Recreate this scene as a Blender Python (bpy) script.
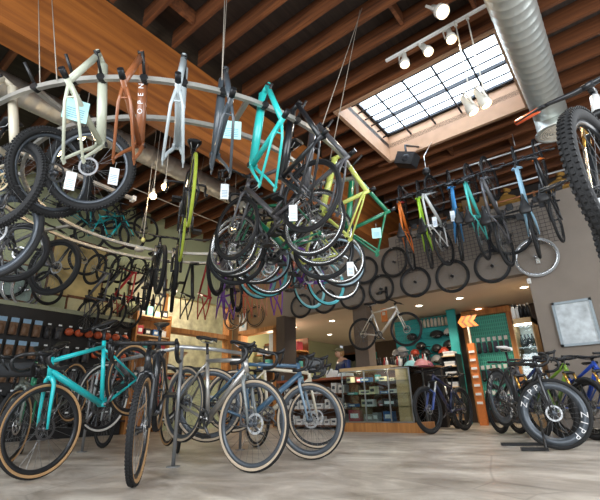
import bpy, math, random
from mathutils import Vector, Matrix, Quaternion
random.seed(7)
scn = bpy.context.scene
for o in list(bpy.data.objects): bpy.data.objects.remove(o)
COL = scn.collection
R = math.radians
V = Vector

# ------------------------------------------------------------------ camera
FPX = 411.88
CZ = 0.467
yaw, pit, rol = R(-38.16), R(20.772), R(-1.3375)
fwd = V((math.sin(yaw)*math.cos(pit), math.cos(yaw)*math.cos(pit), math.sin(pit)))
r0 = V((math.cos(yaw), -math.sin(yaw), 0)); u0 = r0.cross(fwd)
RI = math.cos(rol)*r0 + math.sin(rol)*u0
UP = -math.sin(rol)*r0 + math.cos(rol)*u0
CAM = V((0, 0, CZ))
cd = bpy.data.cameras.new('camera'); cam = bpy.data.objects.new('camera', cd); COL.objects.link(cam)
cd.sensor_width = 36; cd.lens = 36*FPX/600; cd.clip_start = 0.02
cam.matrix_world = Matrix(((RI.x, UP.x, -fwd.x, 0), (RI.y, UP.y, -fwd.y, 0), (RI.z, UP.z, -fwd.z, CZ), (0, 0, 0, 1)))
scn.camera = cam

# ------------------------------------------------------------------ light
w = bpy.data.worlds.new('world'); scn.world = w; w.use_nodes = True
wb_ = w.node_tree.nodes['Background']; wb_.inputs[0].default_value = (0.86, 0.93, 1.0, 1); wb_.inputs[1].default_value = 0.45
scn.view_settings.view_transform = 'Standard'; scn.view_settings.look = 'None'
scn.view_settings.gamma = 1; scn.view_settings.use_curve_mapping = False
scn.view_settings.exposure = 0.3

def area(name, loc, target, sx, sy, power, colr):
    l = bpy.data.lights.new(name, 'AREA'); l.shape = 'RECTANGLE'; l.size = sx; l.size_y = sy; l.energy = power; l.color = colr
    o = bpy.data.objects.new(name, l); COL.objects.link(o); o.location = loc
    o.rotation_euler = (V(target)-V(loc)).to_track_quat('-Z', 'Y').to_euler(); return o
# daylight through the glazed shop front behind the photographer and down the skylight
area('shopfront_daylight', (-1.5, -2.2, 2.6), (-3.6, 5, 0.4), 7.0, 2.6, 330, (0.93, 0.97, 1.0))
area('side_fill_light', (2.7, 3.4, 2.6), (-5, 5.0, 0.6), 5.0, 2.6, 200, (0.93, 0.97, 1.0))  # fill lamp added at the open right side to brighten the left wall
area('skylight_daylight', (-1.68, 5.735, 5.8), (-1.68, 5.735, 0), 3.0, 2.4, 170, (0.88, 0.94, 1.0))

# ------------------------------------------------------------------ helpers: pixels to places
def ray(px, py): return fwd + (px-300)/FPX*RI - (py-250)/FPX*UP
def at(px, py, axis, val):
    d = ray(px, py); return CAM + d*((val-CAM[axis])/d[axis])
def atd(px, py, D): return CAM + ray(px, py).normalized()*D

# ------------------------------------------------------------------ materials
MATS = {}
def mat(name, c, rough=0.5, metal=0.0, var=0.08, scale=18, bump=0.0, coat=0.0, emis=0.0, alpha=1.0, trans=0.0):
    if name in MATS: return MATS[name]
    m = bpy.data.materials.new(name); m.use_nodes = True; nt = m.node_tree; b = nt.nodes['Principled BSDF']
    b.inputs['Roughness'].default_value = rough; b.inputs['Metallic'].default_value = metal
    b.inputs['Coat Weight'].default_value = coat
    tc = nt.nodes.new('ShaderNodeTexCoord'); n = nt.nodes.new('ShaderNodeTexNoise'); n.inputs['Scale'].default_value = scale
    n.inputs['Detail'].default_value = 3
    nt.links.new(tc.outputs['Object'], n.inputs['Vector'])
    mx = nt.nodes.new('ShaderNodeMix'); mx.data_type = 'RGBA'
    mx.inputs[6].default_value = (*[max(0, v*(1-var*2)) for v in c], 1); mx.inputs[7].default_value = (*[min(1, v*(1+var*2)) for v in c], 1)
    nt.links.new(n.outputs['Fac'], mx.inputs[0]); nt.links.new(mx.outputs[2], b.inputs['Base Color'])
    if bump:
        bp = nt.nodes.new('ShaderNodeBump'); bp.inputs['Strength'].default_value = bump; bp.inputs['Distance'].default_value = 0.01
        nt.links.new(n.outputs['Fac'], bp.inputs['Height']); nt.links.new(bp.outputs[0], b.inputs['Normal'])
    if emis:
        b.inputs['Emission Color'].default_value = (*c, 1); b.inputs['Emission Strength'].default_value = emis
    if trans: b.inputs['Transmission Weight'].default_value = trans
    MATS[name] = m; return m

def wood(name, c1, c2, axis=0, rough=0.6, s=3.0):
    if name in MATS: return MATS[name]
    m = bpy.data.materials.new(name); m.use_nodes = True; nt = m.node_tree; b = nt.nodes['Principled BSDF']; b.inputs['Roughness'].default_value = rough
    tc = nt.nodes.new('ShaderNodeTexCoord'); mp = nt.nodes.new('ShaderNodeMapping'); sc = [s*6]*3; sc[axis] = s*0.35; mp.inputs['Scale'].default_value = sc
    n = nt.nodes.new('ShaderNodeTexNoise'); n.inputs['Scale'].default_value = 1.0; n.inputs['Detail'].default_value = 5; n.inputs['Distortion'].default_value = 0.6
    cr = nt.nodes.new('ShaderNodeValToRGB'); cr.color_ramp.elements[0].position = 0.3; cr.color_ramp.elements[1].position = 0.72
    cr.color_ramp.elements[0].color = (*c1, 1); cr.color_ramp.elements[1].color = (*c2, 1)
    nt.links.new(tc.outputs['Object'], mp.inputs[0]); nt.links.new(mp.outputs[0], n.inputs['Vector']); nt.links.new(n.outputs['Fac'], cr.inputs[0])
    nt.links.new(cr.outputs[0], b.inputs['Base Color'])
    MATS[name] = m; return m

def glass(name, tint=(0.9, 0.96, 0.95), mixf=0.12, rough=0.02):
    if name in MATS: return MATS[name]
    m = bpy.data.materials.new(name); m.use_nodes = True; nt = m.node_tree; nt.nodes.clear()
    out = nt.nodes.new('ShaderNodeOutputMaterial'); t = nt.nodes.new('ShaderNodeBsdfTransparent'); g = nt.nodes.new('ShaderNodeBsdfGlossy')
    t.inputs[0].default_value = (*tint, 1); g.inputs['Roughness'].default_value = rough
    f = nt.nodes.new('ShaderNodeFresnel'); f.inputs[0].default_value = 1.45
    a = nt.nodes.new('ShaderNodeMath'); a.operation = 'ADD'; a.inputs[1].default_value = mixf*0.3; nt.links.new(f.outputs[0], a.inputs[0])
    x = nt.nodes.new('ShaderNodeMixShader'); nt.links.new(a.outputs[0], x.inputs[0]); nt.links.new(t.outputs[0], x.inputs[1]); nt.links.new(g.outputs[0], x.inputs[2])
    nt.links.new(x.outputs[0], out.inputs[0]); MATS[name] = m; return m

M_tire = mat('black_rubber', (0.013, 0.0135, 0.015), 0.8, var=0.2, scale=60)
M_tan = mat('tan_sidewall', (0.47, 0.28, 0.13), 0.7)
M_cream = mat('cream_sidewall', (0.52, 0.42, 0.31), 0.7)
M_rim = mat('black_rim', (0.03, 0.032, 0.036), 0.3, 0.4)
M_rimgrey = mat('grey_carbon_rim', (0.085, 0.10, 0.12), 0.32, 0.3)
M_rimsilver = mat('silver_rim', (0.72, 0.74, 0.76), 0.25, 0.9)
M_steel = mat('brushed_steel', (0.6, 0.61, 0.62), 0.3, 0.95)
M_spoke = mat('steel_spoke', (0.25, 0.26, 0.27), 0.35, 0.8)
M_black = mat('satin_black', (0.011, 0.0115, 0.013), 0.42)
M_blackm = mat('black_metal', (0.02, 0.021, 0.024), 0.38, 0.5)
M_chain = mat('chain_metal', (0.13, 0.13, 0.135), 0.35, 0.8)
M_gold = mat('gold_stanchion', (0.75, 0.42, 0.10), 0.25, 0.8)
M_sky = mat('cyan_tag_card', (0.50, 0.85, 0.84), 0.6)
M_tag = mat('white_tag_card', (0.78, 0.82, 0.84), 0.6)
M_white = mat('white_paint', (0.80, 0.80, 0.78), 0.5, var=0.03)
M_lettering = mat('white_lettering', (0.85, 0.86, 0.88), 0.5, var=0.02)
M_beige = mat('beige_paint', (0.60, 0.54, 0.45), 0.6, var=0.05)
M_joist = wood('fir_joist_wood', (0.055, 0.017, 0.006), (0.22, 0.073, 0.023), 0)
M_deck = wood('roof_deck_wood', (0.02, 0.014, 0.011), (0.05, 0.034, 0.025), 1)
M_beam = wood('glulam_beam_wood', (0.15, 0.040, 0.006), (0.40, 0.13, 0.020), 1, s=1.6)
M_trimwood = wood('orange_fir_trim', (0.34, 0.13, 0.035), (0.58, 0.27, 0.08), 2)
M_lightwood = wood('pale_maple_wood', (0.50, 0.32, 0.15), (0.72, 0.50, 0.27), 0)
M_darkwood = wood('dark_stained_wood', (0.10, 0.04, 0.018), (0.22, 0.09, 0.035), 0)
M_glass = glass('clear_glass')
PAINT = {}
def paint(name, c, rough=0.3, coat=0.4, metal=0.0):
    return mat(name, c, rough, metal, var=0.03, coat=coat)

# ------------------------------------------------------------------ mesh builder
class MB:
    def __init__(s): s.v = []; s.f = []; s.sm = []; s.mi = []; s.m = 0
    def face(s, idx, smooth=False): s.f.append(idx); s.sm.append(smooth); s.mi.append(s.m)
    def box(s, c, d, rot=None):
        c = V(c); b = len(s.v); hx, hy, hz = d[0]/2, d[1]/2, d[2]/2
        for x in (-1, 1):
            for y in (-1, 1):
                for z in (-1, 1):
                    p = V((x*hx, y*hy, z*hz))
                    if rot is not None: p = rot @ p
                    s.v.append(c+p)
        for q in ((0,1,3,2),(4,6,7,5),(0,4,5,1),(2,3,7,6),(0,2,6,4),(1,5,7,3)): s.face([b+i for i in q])
        return s
    def box2(s, lo, hi): return s.box([(a+b)/2 for a, b in zip(lo, hi)], [abs(b-a) for a, b in zip(lo, hi)])
    def tube(s, pts, r, n=8, cap=True, flat=1.0):
        pts = [V(p) for p in pts]; k = len(pts)
        rr = r if isinstance(r, (list, tuple)) else [r]*k
        t = [(pts[min(i+1, k-1)]-pts[max(i-1, 0)]).normalized() for i in range(k)]
        a = V((0, 1, 0)) if abs(t[0].y) < 0.9 else V((1, 0, 0))
        u = t[0].cross(a).normalized(); b = len(s.v)
        for i in range(k):
            u = (u - t[i]*u.dot(t[i])).normalized(); wv = t[i].cross(u)
            for j in range(n):
                an = 2*math.pi*j/n; s.v.append(pts[i]+u*math.cos(an)*rr[i]+wv*math.sin(an)*rr[i]*flat)
        for i in range(k-1):
            for j in range(n):
                j2 = (j+1) % n; s.face([b+i*n+j, b+i*n+j2, b+(i+1)*n+j2, b+(i+1)*n+j], True)
        if cap: s.face([b+j for j in range(n)][::-1]); s.face([b+(k-1)*n+j for j in range(n)])
        return s
    def revolve(s, prof, nu=48, axis='y', close=True, center=(0, 0, 0), a0=0.0, a1=2*math.pi, smooth=True, mids=None):
        # prof: (radius, axial) points
        b = len(s.v); k = len(prof); full = abs(a1-a0-2*math.pi) < 1e-6; n = nu if full else nu+1; c = V(center)
        for i in range(n):
            an = a0+(a1-a0)*i/nu
            for (rd, ax) in prof:
                p = V((rd*math.cos(an), ax, rd*math.sin(an))) if axis == 'y' else (V((rd*math.cos(an), rd*math.sin(an), ax)) if axis == 'z' else V((ax, rd*math.cos(an), rd*math.sin(an))))
                s.v.append(c+p)
        kk = k if close else k-1
        for i in range(nu):
            i2 = (i+1) % n
            for j in range(kk):
                j2 = (j+1) % k
                if mids: s.m = mids[j]
                s.face([b+i*k+j, b+i*k+j2, b+i2*k+j2, b+i2*k+j], smooth)
        if mids: s.m = 0
        return s
    def ball(s, c, r, n=10, sc=(1, 1, 1), rot=None):
        b = len(s.v); c = V(c)
        for i in range(n+1):
            th = math.pi*i/n
            for j in range(n*2):
                ph = math.pi*j/n; p = V((sc[0]*r*math.sin(th)*math.cos(ph), sc[1]*r*math.sin(th)*math.sin(ph), sc[2]*r*math.cos(th)))
                if rot is not None: p = rot @ p
                s.v.append(c+p)
        m = n*2
        for i in range(n):
            for j in range(m): s.face([b+i*m+j, b+(i+1)*m+j, b+(i+1)*m+(j+1) % m, b+i*m+(j+1) % m], True)
        return s
    def quad(s, a, b_, c, d):
        b = len(s.v); s.v += [V(a), V(b_), V(c), V(d)]; s.face([b, b+1, b+2, b+3]); return s
    def mesh(s, name, mats):
        me = bpy.data.meshes.new(name); me.from_pydata([tuple(p) for p in s.v], [], s.f)
        for m in (mats if isinstance(mats, (list, tuple)) else [mats]): me.materials.append(m)
        me.polygons.foreach_set('use_smooth', s.sm); me.polygons.foreach_set('material_index', s.mi); me.update(); return me
    def build(s, name, mats, parent=None, **kw):
        return link(name, s.mesh(name, mats), parent, **kw)

def link(name, me, parent=None, M=None, label=None):
    o = bpy.data.objects.new(name, me); COL.objects.link(o)
    if parent is not None: o.parent = parent
    if M is not None: o.matrix_local = M
    if label: o['label'] = label
    return o
def tag(o, label, cat, group=None, kind=None):
    if label: o['label'] = label
    if cat: o['category'] = cat
    if group: o['group'] = group
    if kind: o['kind'] = kind
    return o
def thing(name, label, cat, M=None, group=None, loc=None):
    o = bpy.data.objects.new(name, None); COL.objects.link(o); o.empty_display_size = 0.1
    if M is not None: o.matrix_world = M
    if loc is not None: o.location = loc
    return tag(o, label, cat, group)
def struct(name, mb, m): return tag(mb.build(name, m), None, None, kind='structure')
def copy_tree(o, parent=None):
    c = o.copy(); COL.objects.link(c)
    if parent is not None: c.parent = parent
    for ch in list(o.children): copy_tree(ch, c)
    return c
def basis(o, x, y, z):
    return Matrix(((x.x, y.x, z.x, o[0]), (x.y, y.y, z.y, o[1]), (x.z, y.z, z.z, o[2]), (0, 0, 0, 1)))
CACHE = {}
def cached(key, fn):
    if key not in CACHE: CACHE[key] = fn()
    return CACHE[key]

def text_mb(txt, size, depth=0.001, extra=None):
    cu = bpy.data.curves.new('t', 'FONT'); cu.body = txt; cu.size = size; cu.extrude = depth; cu.align_x = 'CENTER'; cu.align_y = 'CENTER'
    cu.resolution_u = 2
    if extra: extra(cu)
    o = bpy.data.objects.new('t', cu); COL.objects.link(o)
    dg = bpy.context.evaluated_depsgraph_get(); me = bpy.data.meshes.new_from_object(o.evaluated_get(dg))
    mb = MB(); mb.v = [v.co.copy() for v in me.vertices]
    for p in me.polygons: mb.face(list(p.vertices))
    bpy.data.objects.remove(o); bpy.data.meshes.remove(me); return mb
def add_text(mb, txt, size, M, depth=0.001, extra=None):
    t = text_mb(txt, size, depth, extra); b = len(mb.v)
    mb.v += [M @ p for p in t.v]
    for f in t.f: mb.face([b+i for i in f])
    return mb

# ================================================================== STRUCTURE
HC = 5.0         # underside of the joists
XL = -9.1        # left wall
YB = 8.3         # face of the far bulkhead
YR = 11.2        # back of the recess
ZR = 2.68        # ceiling of the recess

def floor_mat():
    m = bpy.data.materials.new('polished_concrete'); m.use_nodes = True; nt = m.node_tree; b = nt.nodes['Principled BSDF']
    tc = nt.nodes.new('ShaderNodeTexCoord')
    mp = nt.nodes.new('ShaderNodeMapping'); mp.inputs['Scale'].default_value = (1.0, 1.7, 1); mp.inputs['Rotation'].default_value = (0, 0, R(52))
    n1 = nt.nodes.new('ShaderNodeTexNoise'); n1.inputs['Scale'].default_value = 1.7; n1.inputs['Detail'].default_value = 10; n1.inputs['Roughness'].default_value = 0.66; n1.inputs['Distortion'].default_value = 0.5
    cr = nt.nodes.new('ShaderNodeValToRGB'); e = cr.color_ramp.elements
    e[0].position = 0.30; e[0].color = (0.20, 0.165, 0.13, 1); e[1].position = 0.70; e[1].color = (0.66, 0.61, 0.54, 1)
    x = e.new(0.50); x.color = (0.43, 0.38, 0.33, 1)
    nt.links.new(tc.outputs['Object'], mp.inputs[0]); nt.links.new(mp.outputs[0], n1.inputs['Vector']); nt.links.new(n1.outputs['Fac'], cr.inputs[0])
    # hairline cracks
    vo = nt.nodes.new('ShaderNodeTexVoronoi'); vo.feature = 'DISTANCE_TO_EDGE'; vo.inputs['Scale'].default_value = 0.55
    n2 = nt.nodes.new('ShaderNodeTexNoise'); n2.inputs['Scale'].default_value = 2.0; n2.inputs['Detail'].default_value = 4
    mv = nt.nodes.new('ShaderNodeMix'); mv.data_type = 'RGBA'; mv.blend_type = 'LINEAR_LIGHT'; mv.inputs[0].default_value = 0.25
    nt.links.new(tc.outputs['Object'], mv.inputs[6]); nt.links.new(n2.outputs['Color'], mv.inputs[7]); nt.links.new(mv.outputs[2], vo.inputs['Vector'])
    mr = nt.nodes.new('ShaderNodeMapRange'); mr.inputs['From Max'].default_value = 0.006; mr.inputs['To Min'].default_value = 0.72
    nt.links.new(vo.outputs['Distance'], mr.inputs['Value'])
    mm = nt.nodes.new('ShaderNodeMix'); mm.data_type = 'RGBA'; mm.blend_type = 'MULTIPLY'; mm.inputs[0].default_value = 1
    nt.links.new(cr.outputs[0], mm.inputs[6]); nt.links.new(mr.outputs[0], mm.inputs[7]); nt.links.new(mm.outputs[2], b.inputs['Base Color'])
    r = nt.nodes.new('ShaderNodeMapRange'); r.inputs['To Min'].default_value = 0.22; r.inputs['To Max'].default_value = 0.5
    nt.links.new(n1.outputs['Fac'], r.inputs['Value']); nt.links.new(r.outputs[0], b.inputs['Roughness'])
    b.inputs['Specular IOR Level'].default_value = 0.45
    return m
struct('floor', MB().box2((-12, -2.5, -0.1), (3, 16, 0)), floor_mat())

M_green = mat('sage_green_wall', (0.46, 0.50, 0.30), 0.85, var=0.06, scale=2, bump=0.1)
M_bulk = mat('taupe_wall', (0.25, 0.21, 0.175), 0.85, var=0.08, scale=2.5, bump=0.1)
M_soff = mat('recess_ceiling_paint', (0.62, 0.54, 0.46), 0.8, var=0.03, scale=2)
M_tanwall = mat('tan_wall', (0.36, 0.22, 0.11), 0.85, var=0.06, scale=2)

# left wall with an opening near the far end
oy0, oy1, oz0, oz1 = 6.0, 8.1, 1.3, 3.25
lw = MB()
lw.box2((XL-0.2, -2.5, 0), (XL, oy0, 5.3)); lw.box2((XL-0.2, oy1, 0), (XL, 14, 5.3))
lw.box2((XL-0.2, oy0, oz1), (XL, oy1, 5.3)); lw.box2((XL-0.2, oy0, 0), (XL, oy1, oz0))
struct('wall_left', lw, M_green)
# far wall: bulkhead over the recess, closed portion at the left, full height at the right
fw = MB()
fw.box2((-7.2, YB, ZR), (-1.22, YB+0.2, 4.1))
fw.box2((-1.22, YB, 0), (3, YB+0.2, 4.1))
struct('wall_far', fw, M_bulk)
fl = MB()
fl.box2((XL, YB, 2.45), (-7.2, YB+0.2, 4.1)); fl.box2((XL, YB, 0), (-8.75, YB+0.2, 2.45)); fl.box2((-7.45, YB, 0), (-7.2, YB+0.2, 2.45))
struct('wall_far_left', fl, M_tanwall)
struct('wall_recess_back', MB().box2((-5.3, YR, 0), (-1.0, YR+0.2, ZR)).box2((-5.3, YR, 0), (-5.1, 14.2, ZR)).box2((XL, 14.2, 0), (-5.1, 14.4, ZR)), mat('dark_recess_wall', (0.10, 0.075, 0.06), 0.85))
struct('wall_recess_right', MB().box2((-1.22, YB+0.2, 0), (-1.02, YR, ZR)), M_bulk)
struct('ceiling_recess', MB().box2((XL, YB+0.2, ZR), (-1.02, 14.4, ZR+0.12)), M_soff)
struct('floor_loft', MB().box2((XL, YB+0.2, 3.98), (3, 9.9, 4.08)), M_darkwood)
struct('wall_loft_back', MB().box2((-9.3, 9.7, 4.08), (3.2, 9.9, 5.3)), mat('loft_back_wall', (0.05, 0.04, 0.035), 0.9))
struct('wall_right', MB().box2((3.0, 5.8, 0), (3.2, 14, 5.3)), M_bulk)
struct('trim_column', MB().box2((-7.2, YB-0.22, 0), (-6.92, YB+0.25, ZR)), mat('dark_brown_column', (0.07, 0.05, 0.04), 0.7))
struct('trim_pillar', MB().box2((-5.05, YB+0.1, 0), (-4.70, YB+0.42, ZR)), mat('taupe_pillar', (0.15, 0.115, 0.09), 0.8))
# wooden cases round the two openings on the left
tw = MB()
tw.box2((-8.83, YB-0.04, 0), (-8.72, YB+0.24, 2.45)); tw.box2((-7.48, YB-0.04, 0), (-7.37, YB+0.24, 2.45)); tw.box2((-8.83, YB-0.04, 2.40), (-7.37, YB+0.24, 2.52))
struct('trim_doorway', tw, M_trimwood)
tw = MB()
tw.box2((XL-0.22, oy0-0.1, oz0-0.12), (XL+0.05, oy1+0.1, oz0)); tw.box2((XL-0.22, oy1, oz0-1.3), (XL+0.06, oy1+0.12, oz1+0.1)); tw.box2((XL-0.22, oy0-0.12, oz0-0.12), (XL+0.05, oy0, oz1))
tw.box2((XL-0.22, oy0, 2.30), (XL+0.06, oy1, 2.42))
struct('trim_side_opening', tw, M_trimwood)
# the adjoining room seen through that opening
struct('wall_adjoining_room', MB().box2((XL-2.6, 3.0, 0), (XL-2.4, 12, 4.2)), mat('bright_stone_wall', (0.62, 0.56, 0.46), 0.8, var=0.4, scale=4, bump=0.4))
struct('ceiling_adjoining_room', MB().box2((XL-2.6, 3.0, 4.2), (XL-0.2, 12, 4.3)), M_soff)

# unseen shop front frame behind the photographer, added to give reflections structure
sf = MB(); sf.box2((-9.3, -2.0, 0), (3.2, -1.9, 0.5)); sf.box2((-9.3, -2.0, 4.2), (3.2, -1.9, 5.3))
for i in range(8): sf.box2((-9.3+i*1.75, -2.0, 0.5), (-9.18+i*1.75, -1.9, 4.2))
sf.box2((-9.3, -2.0, 2.3), (3.2, -1.9, 2.38))
struct('added_front_frame', sf, mat('added_shopfront_frame', (0.06, 0.06, 0.065), 0.5))

# roof: deck with the skylight opening
SX0, SX1, SY0, SY1 = -2.90, -0.46, 4.80, 6.67
dk = MB(); zt = HC+0.27
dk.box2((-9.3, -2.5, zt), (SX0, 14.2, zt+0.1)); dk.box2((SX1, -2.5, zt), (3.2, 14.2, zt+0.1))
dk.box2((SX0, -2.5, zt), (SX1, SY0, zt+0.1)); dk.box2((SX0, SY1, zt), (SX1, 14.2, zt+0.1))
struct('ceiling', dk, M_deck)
# curb round the skylight
ck = MB(); t = 0.06; zc = HC+0.55
ck.box2((SX0-t, SY0-t, HC-0.02), (SX0, SY1+t, zc)); ck.box2((SX0, SY1, HC-0.02), (SX1, SY1+t, zc)); ck.box2((SX0, SY0-t, HC-0.02), (SX1, SY0, zc)); ck.box2((SX1, SY0-t, HC-0.02), (SX1+t, SY1+t, zc))
struct('trim_skylight', ck, mat('skylight_curb_paint', (0.42, 0.25, 0.15), 0.7, var=0.12, scale=5))

# joists run across the room; each one a thing of its own
joist_mesh = {}
def joist(x0, x1, y):
    key = round(x1-x0, 2)
    if key not in joist_mesh:
        mb = MB(); n = max(2, int((x1-x0)/0.8)); mb.box2((0, -0.024, 0), (x1-x0, 0.024, 0.265)); joist_mesh[key] = mb.mesh('ceiling_joist', M_joist)
    o = link('ceiling_joist', joist_mesh[key]); o.location = (x0, y, HC); return o
y = 2.71-0.43*9
while y < 9.6:
    if y > 0.2:
        tag(joist(-9.08, -4.18, y), 'reddish fir roof joist left of the deep orange beam', 'joist', 'roof joists left of the big beam')
    if SY0-0.1 < y < SY1+0.1:
        tag(joist(-3.88, SX0-0.06, y), 'short fir joist running from the big beam to the skylight curb', 'joist', 'short joists meeting the skylight')
        tag(joist(SX1+0.06, 2.9, y), 'fir joist to the right of the skylight behind the big duct', 'joist', 'joists right of the skylight')
    elif y > -1.2:
        tag(joist(-3.88, 2.9, y), 'fir roof joist spanning from the big beam to the right side', 'joist', 'roof joists right of the big beam')
    y += 0.43
for yy in (SY0-0.09, SY1+0.09):
    tag(joist(SX0-0.3, SX1+0.3, yy), 'doubled header joist along the %s edge of the skylight' % ('near' if yy < 5 else 'far'), 'joist')
mb = MB(); mb.box2((-4.17, -2.4, 3.87), (-3.89, 9.68, 4.99))
tag(mb.build('roof_beam', M_beam), 'very deep orange glued timber beam crossing under the roof joists', 'beam')
# blocking between joists
for i, (x, yk) in enumerate(((-1.75, 2.92), (-0.95, 3.35), (-1.35, 3.78), (-0.55, 4.22), (-3.4, 2.06), (-1.9, 7.2), (-0.9, 7.65))):
    k = round((yk-2.71)/0.43-0.5); yc = 2.71+0.43*(k+0.5)
    if SY0-0.3 < yc < SY1+0.3: continue
    tag(MB().box((x, yc, HC+0.14), (0.045, 0.375, 0.20)).build('joist_blocking', M_joist), 'short wooden block fixed between two roof joists', 'block', 'wooden blocks between the joists')

# skylight glazing: two sashes of frame, glass and bars
sk = thing('skylight', 'large roof skylight of white glass behind a dark bar grille', 'skylight', loc=(-1.68, (SY0+SY1)/2, zc))
hx, hy = (SX1-SX0)/2, (SY1-SY0)/2
mb = MB()
for s_ in (-1, 1): mb.box((s_*(hx-0.03), 0, 0.02), (0.06, 2*hy, 0.06)); mb.box((0, s_*(hy-0.03), 0.02), (2*hx, 0.06, 0.06))
mb.box((0, hy*0.42, 0.02), (2*hx, 0.05, 0.06)); mb.build('frame', M_blackm, sk)
M_skyglass = mat('milky_skylight_glass', (0.9, 0.95, 1.0), 0.4, var=0.01)
def milky():
    m = bpy.data.materials.new('frosted_skylight_glass'); m.use_nodes = True; nt = m.node_tree; nt.nodes.clear()
    out = nt.nodes.new('ShaderNodeOutputMaterial'); t = nt.nodes.new('ShaderNodeBsdfTransparent'); t.inputs[0].default_value = (0.92, 0.96, 1, 1)
    g = nt.nodes.new('ShaderNodeBsdfTranslucent'); g.inputs[0].default_value = (0.9, 0.95, 1, 1)
    n = nt.nodes.new('ShaderNodeTexNoise'); n.inputs['Scale'].default_value = 2.5
    x = nt.nodes.new('ShaderNodeMixShader'); nt.links.new(n.outputs['Fac'], x.inputs[0]); nt.links.new(t.outputs[0], x.inputs[1]); nt.links.new(g.outputs[0], x.inputs[2]); nt.links.new(x.outputs[0], out.inputs[0])
    return m
MB().box((0, 0, 0.06), (2*hx-0.02, 2*hy-0.02, 0.012)).build('glass_pane', milky(), sk)
mb = MB(); zb = -0.16
for i in range(1, 5): mb.box((-hx+2*hx*i/5, 0, zb), (0.028, 2*hy, 0.03))
mb.build('cross_bars', M_blackm, sk)
mb = MB()
for i in range(1, 8): mb.tube([(-hx, -hy+2*hy*i/8, zb+0.02), (hx, -hy+2*hy*i/8, zb+0.02)], 0.015, 6)
mb.build('grille_rods', M_blackm, sk)

# ================================================================== BICYCLE PARTS
GEO = {
 'road': dict(WB=1.0, R=0.345, tw=0.019, BB=(0.415, 0.275), ST=(0.262, 0.800), HB=(0.853, 0.715), HT=(0.812, 0.845), SX=0.225, SZ=0.965, r=(0.0185, 0.0265, 0.0175)),
 'mtb': dict(WB=1.16, R=0.37, tw=0.030, BB=(0.440, 0.335), ST=(0.275, 0.740), HB=(0.906, 0.827), HT=(0.858, 0.930), SX=0.215, SZ=0.955, r=(0.019, 0.026, 0.017)),
 'kid': dict(WB=0.90, R=0.30, tw=0.024, BB=(0.37, 0.26), ST=(0.26, 0.60), HB=(0.745, 0.64), HT=(0.70, 0.76), SX=0.215, SZ=0.76, r=(0.017, 0.021, 0.014)),
}
GEO['race'] = dict(GEO['road'], tw=0.0145)
GEO['carbon'] = dict(GEO['road'], r=(0.023, 0.033, 0.020))
GEO['gravel'] = dict(GEO['road'], tw=0.023, R=0.35)
def p3(q, y=0.0): return V((q[0], y, q[1]))
def lerp(a, b, t): return V(a)*(1-t)+V(b)*t

def mk_tire(R_, tw, side, knob):
    mb = MB(); prof = []; mids = []
    n = 12; cr = R_-tw
    for i in range(n):
        a = 2*math.pi*(i+0.5)/n - math.pi; prof.append((cr+tw*math.cos(a)*1.0, tw*math.sin(a)))
    for i in range(n):
        am = 2*math.pi*(i+1.0)/n - math.pi; mids.append(0 if (math.cos(am) > 0.12 or not side) else 1)
    mb.revolve(prof, 64, 'y', mids=mids)
    if knob:
        N = 84
        for i in range(N):
            a = 2*math.pi*i/N
            for row, yy in enumerate((-0.7, 0, 0.7)):
                aa = a+(math.pi/N if row == 1 else 0)
                rr = R_-tw+tw*math.sqrt(max(0, 1-yy*yy*0.8))
                rot = Matrix.Rotation(-aa, 3, 'Y') @ Matrix.Rotation(0, 3, 'Z')
                mb.box((rr*math.cos(aa), yy*tw, rr*math.sin(aa)), (0.012, tw*0.42, 0.013), rot)
    return mb
def mk_rim(Ri, depth, wd=0.012):
    mb = MB(); mb.revolve([(Ri, wd), (Ri-depth*0.5, wd*0.95), (Ri-depth, wd*0.35), (Ri-depth, -wd*0.35), (Ri-depth*0.5, -wd*0.95), (Ri, -wd)], 64, 'y')
    mb.revolve([(0.0005, 0.05), (0.012, 0.05), (0.012, 0.035), (0.026, 0.033), (0.026, 0.026), (0.012, 0.02), (0.012, -0.02), (0.026, -0.026), (0.026, -0.033), (0.012, -0.035), (0.012, -0.05), (0.0005, -0.05)], 16, 'y', close=False)
    return mb
def mk_spokes(Ri, N=28, r=0.0013):
    mb = MB()
    for i in range(N):
        s_ = 1 if i % 2 else -1; a = 2*math.pi*i/N; a2 = a+(0.9 if (i//2) % 2 else -0.9)
        mb.tube([(0.024*math.cos(a2), s_*0.03, 0.024*math.sin(a2)), (Ri*math.cos(a), 0, Ri*math.sin(a))], r, 3, cap=False)
    return mb
def mk_rotor():
    mb = MB(); mb.revolve([(0.080, 0.0015), (0.062, 0.0015), (0.062, -0.0015), (0.080, -0.0015)], 32, 'y', smooth=False)
    for i in range(6):
        a = i*math.pi/3; mb.tube([(0.016*math.cos(a), 0, 0.016*math.sin(a)), (0.064*math.cos(a+0.5), 0, 0.064*math.sin(a+0.5))], 0.003, 4)
    mb.revolve([(0.022, 0.004), (0.001, 0.004), (0.001, -0.004), (0.022, -0.004)], 16, 'y'); return mb

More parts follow.
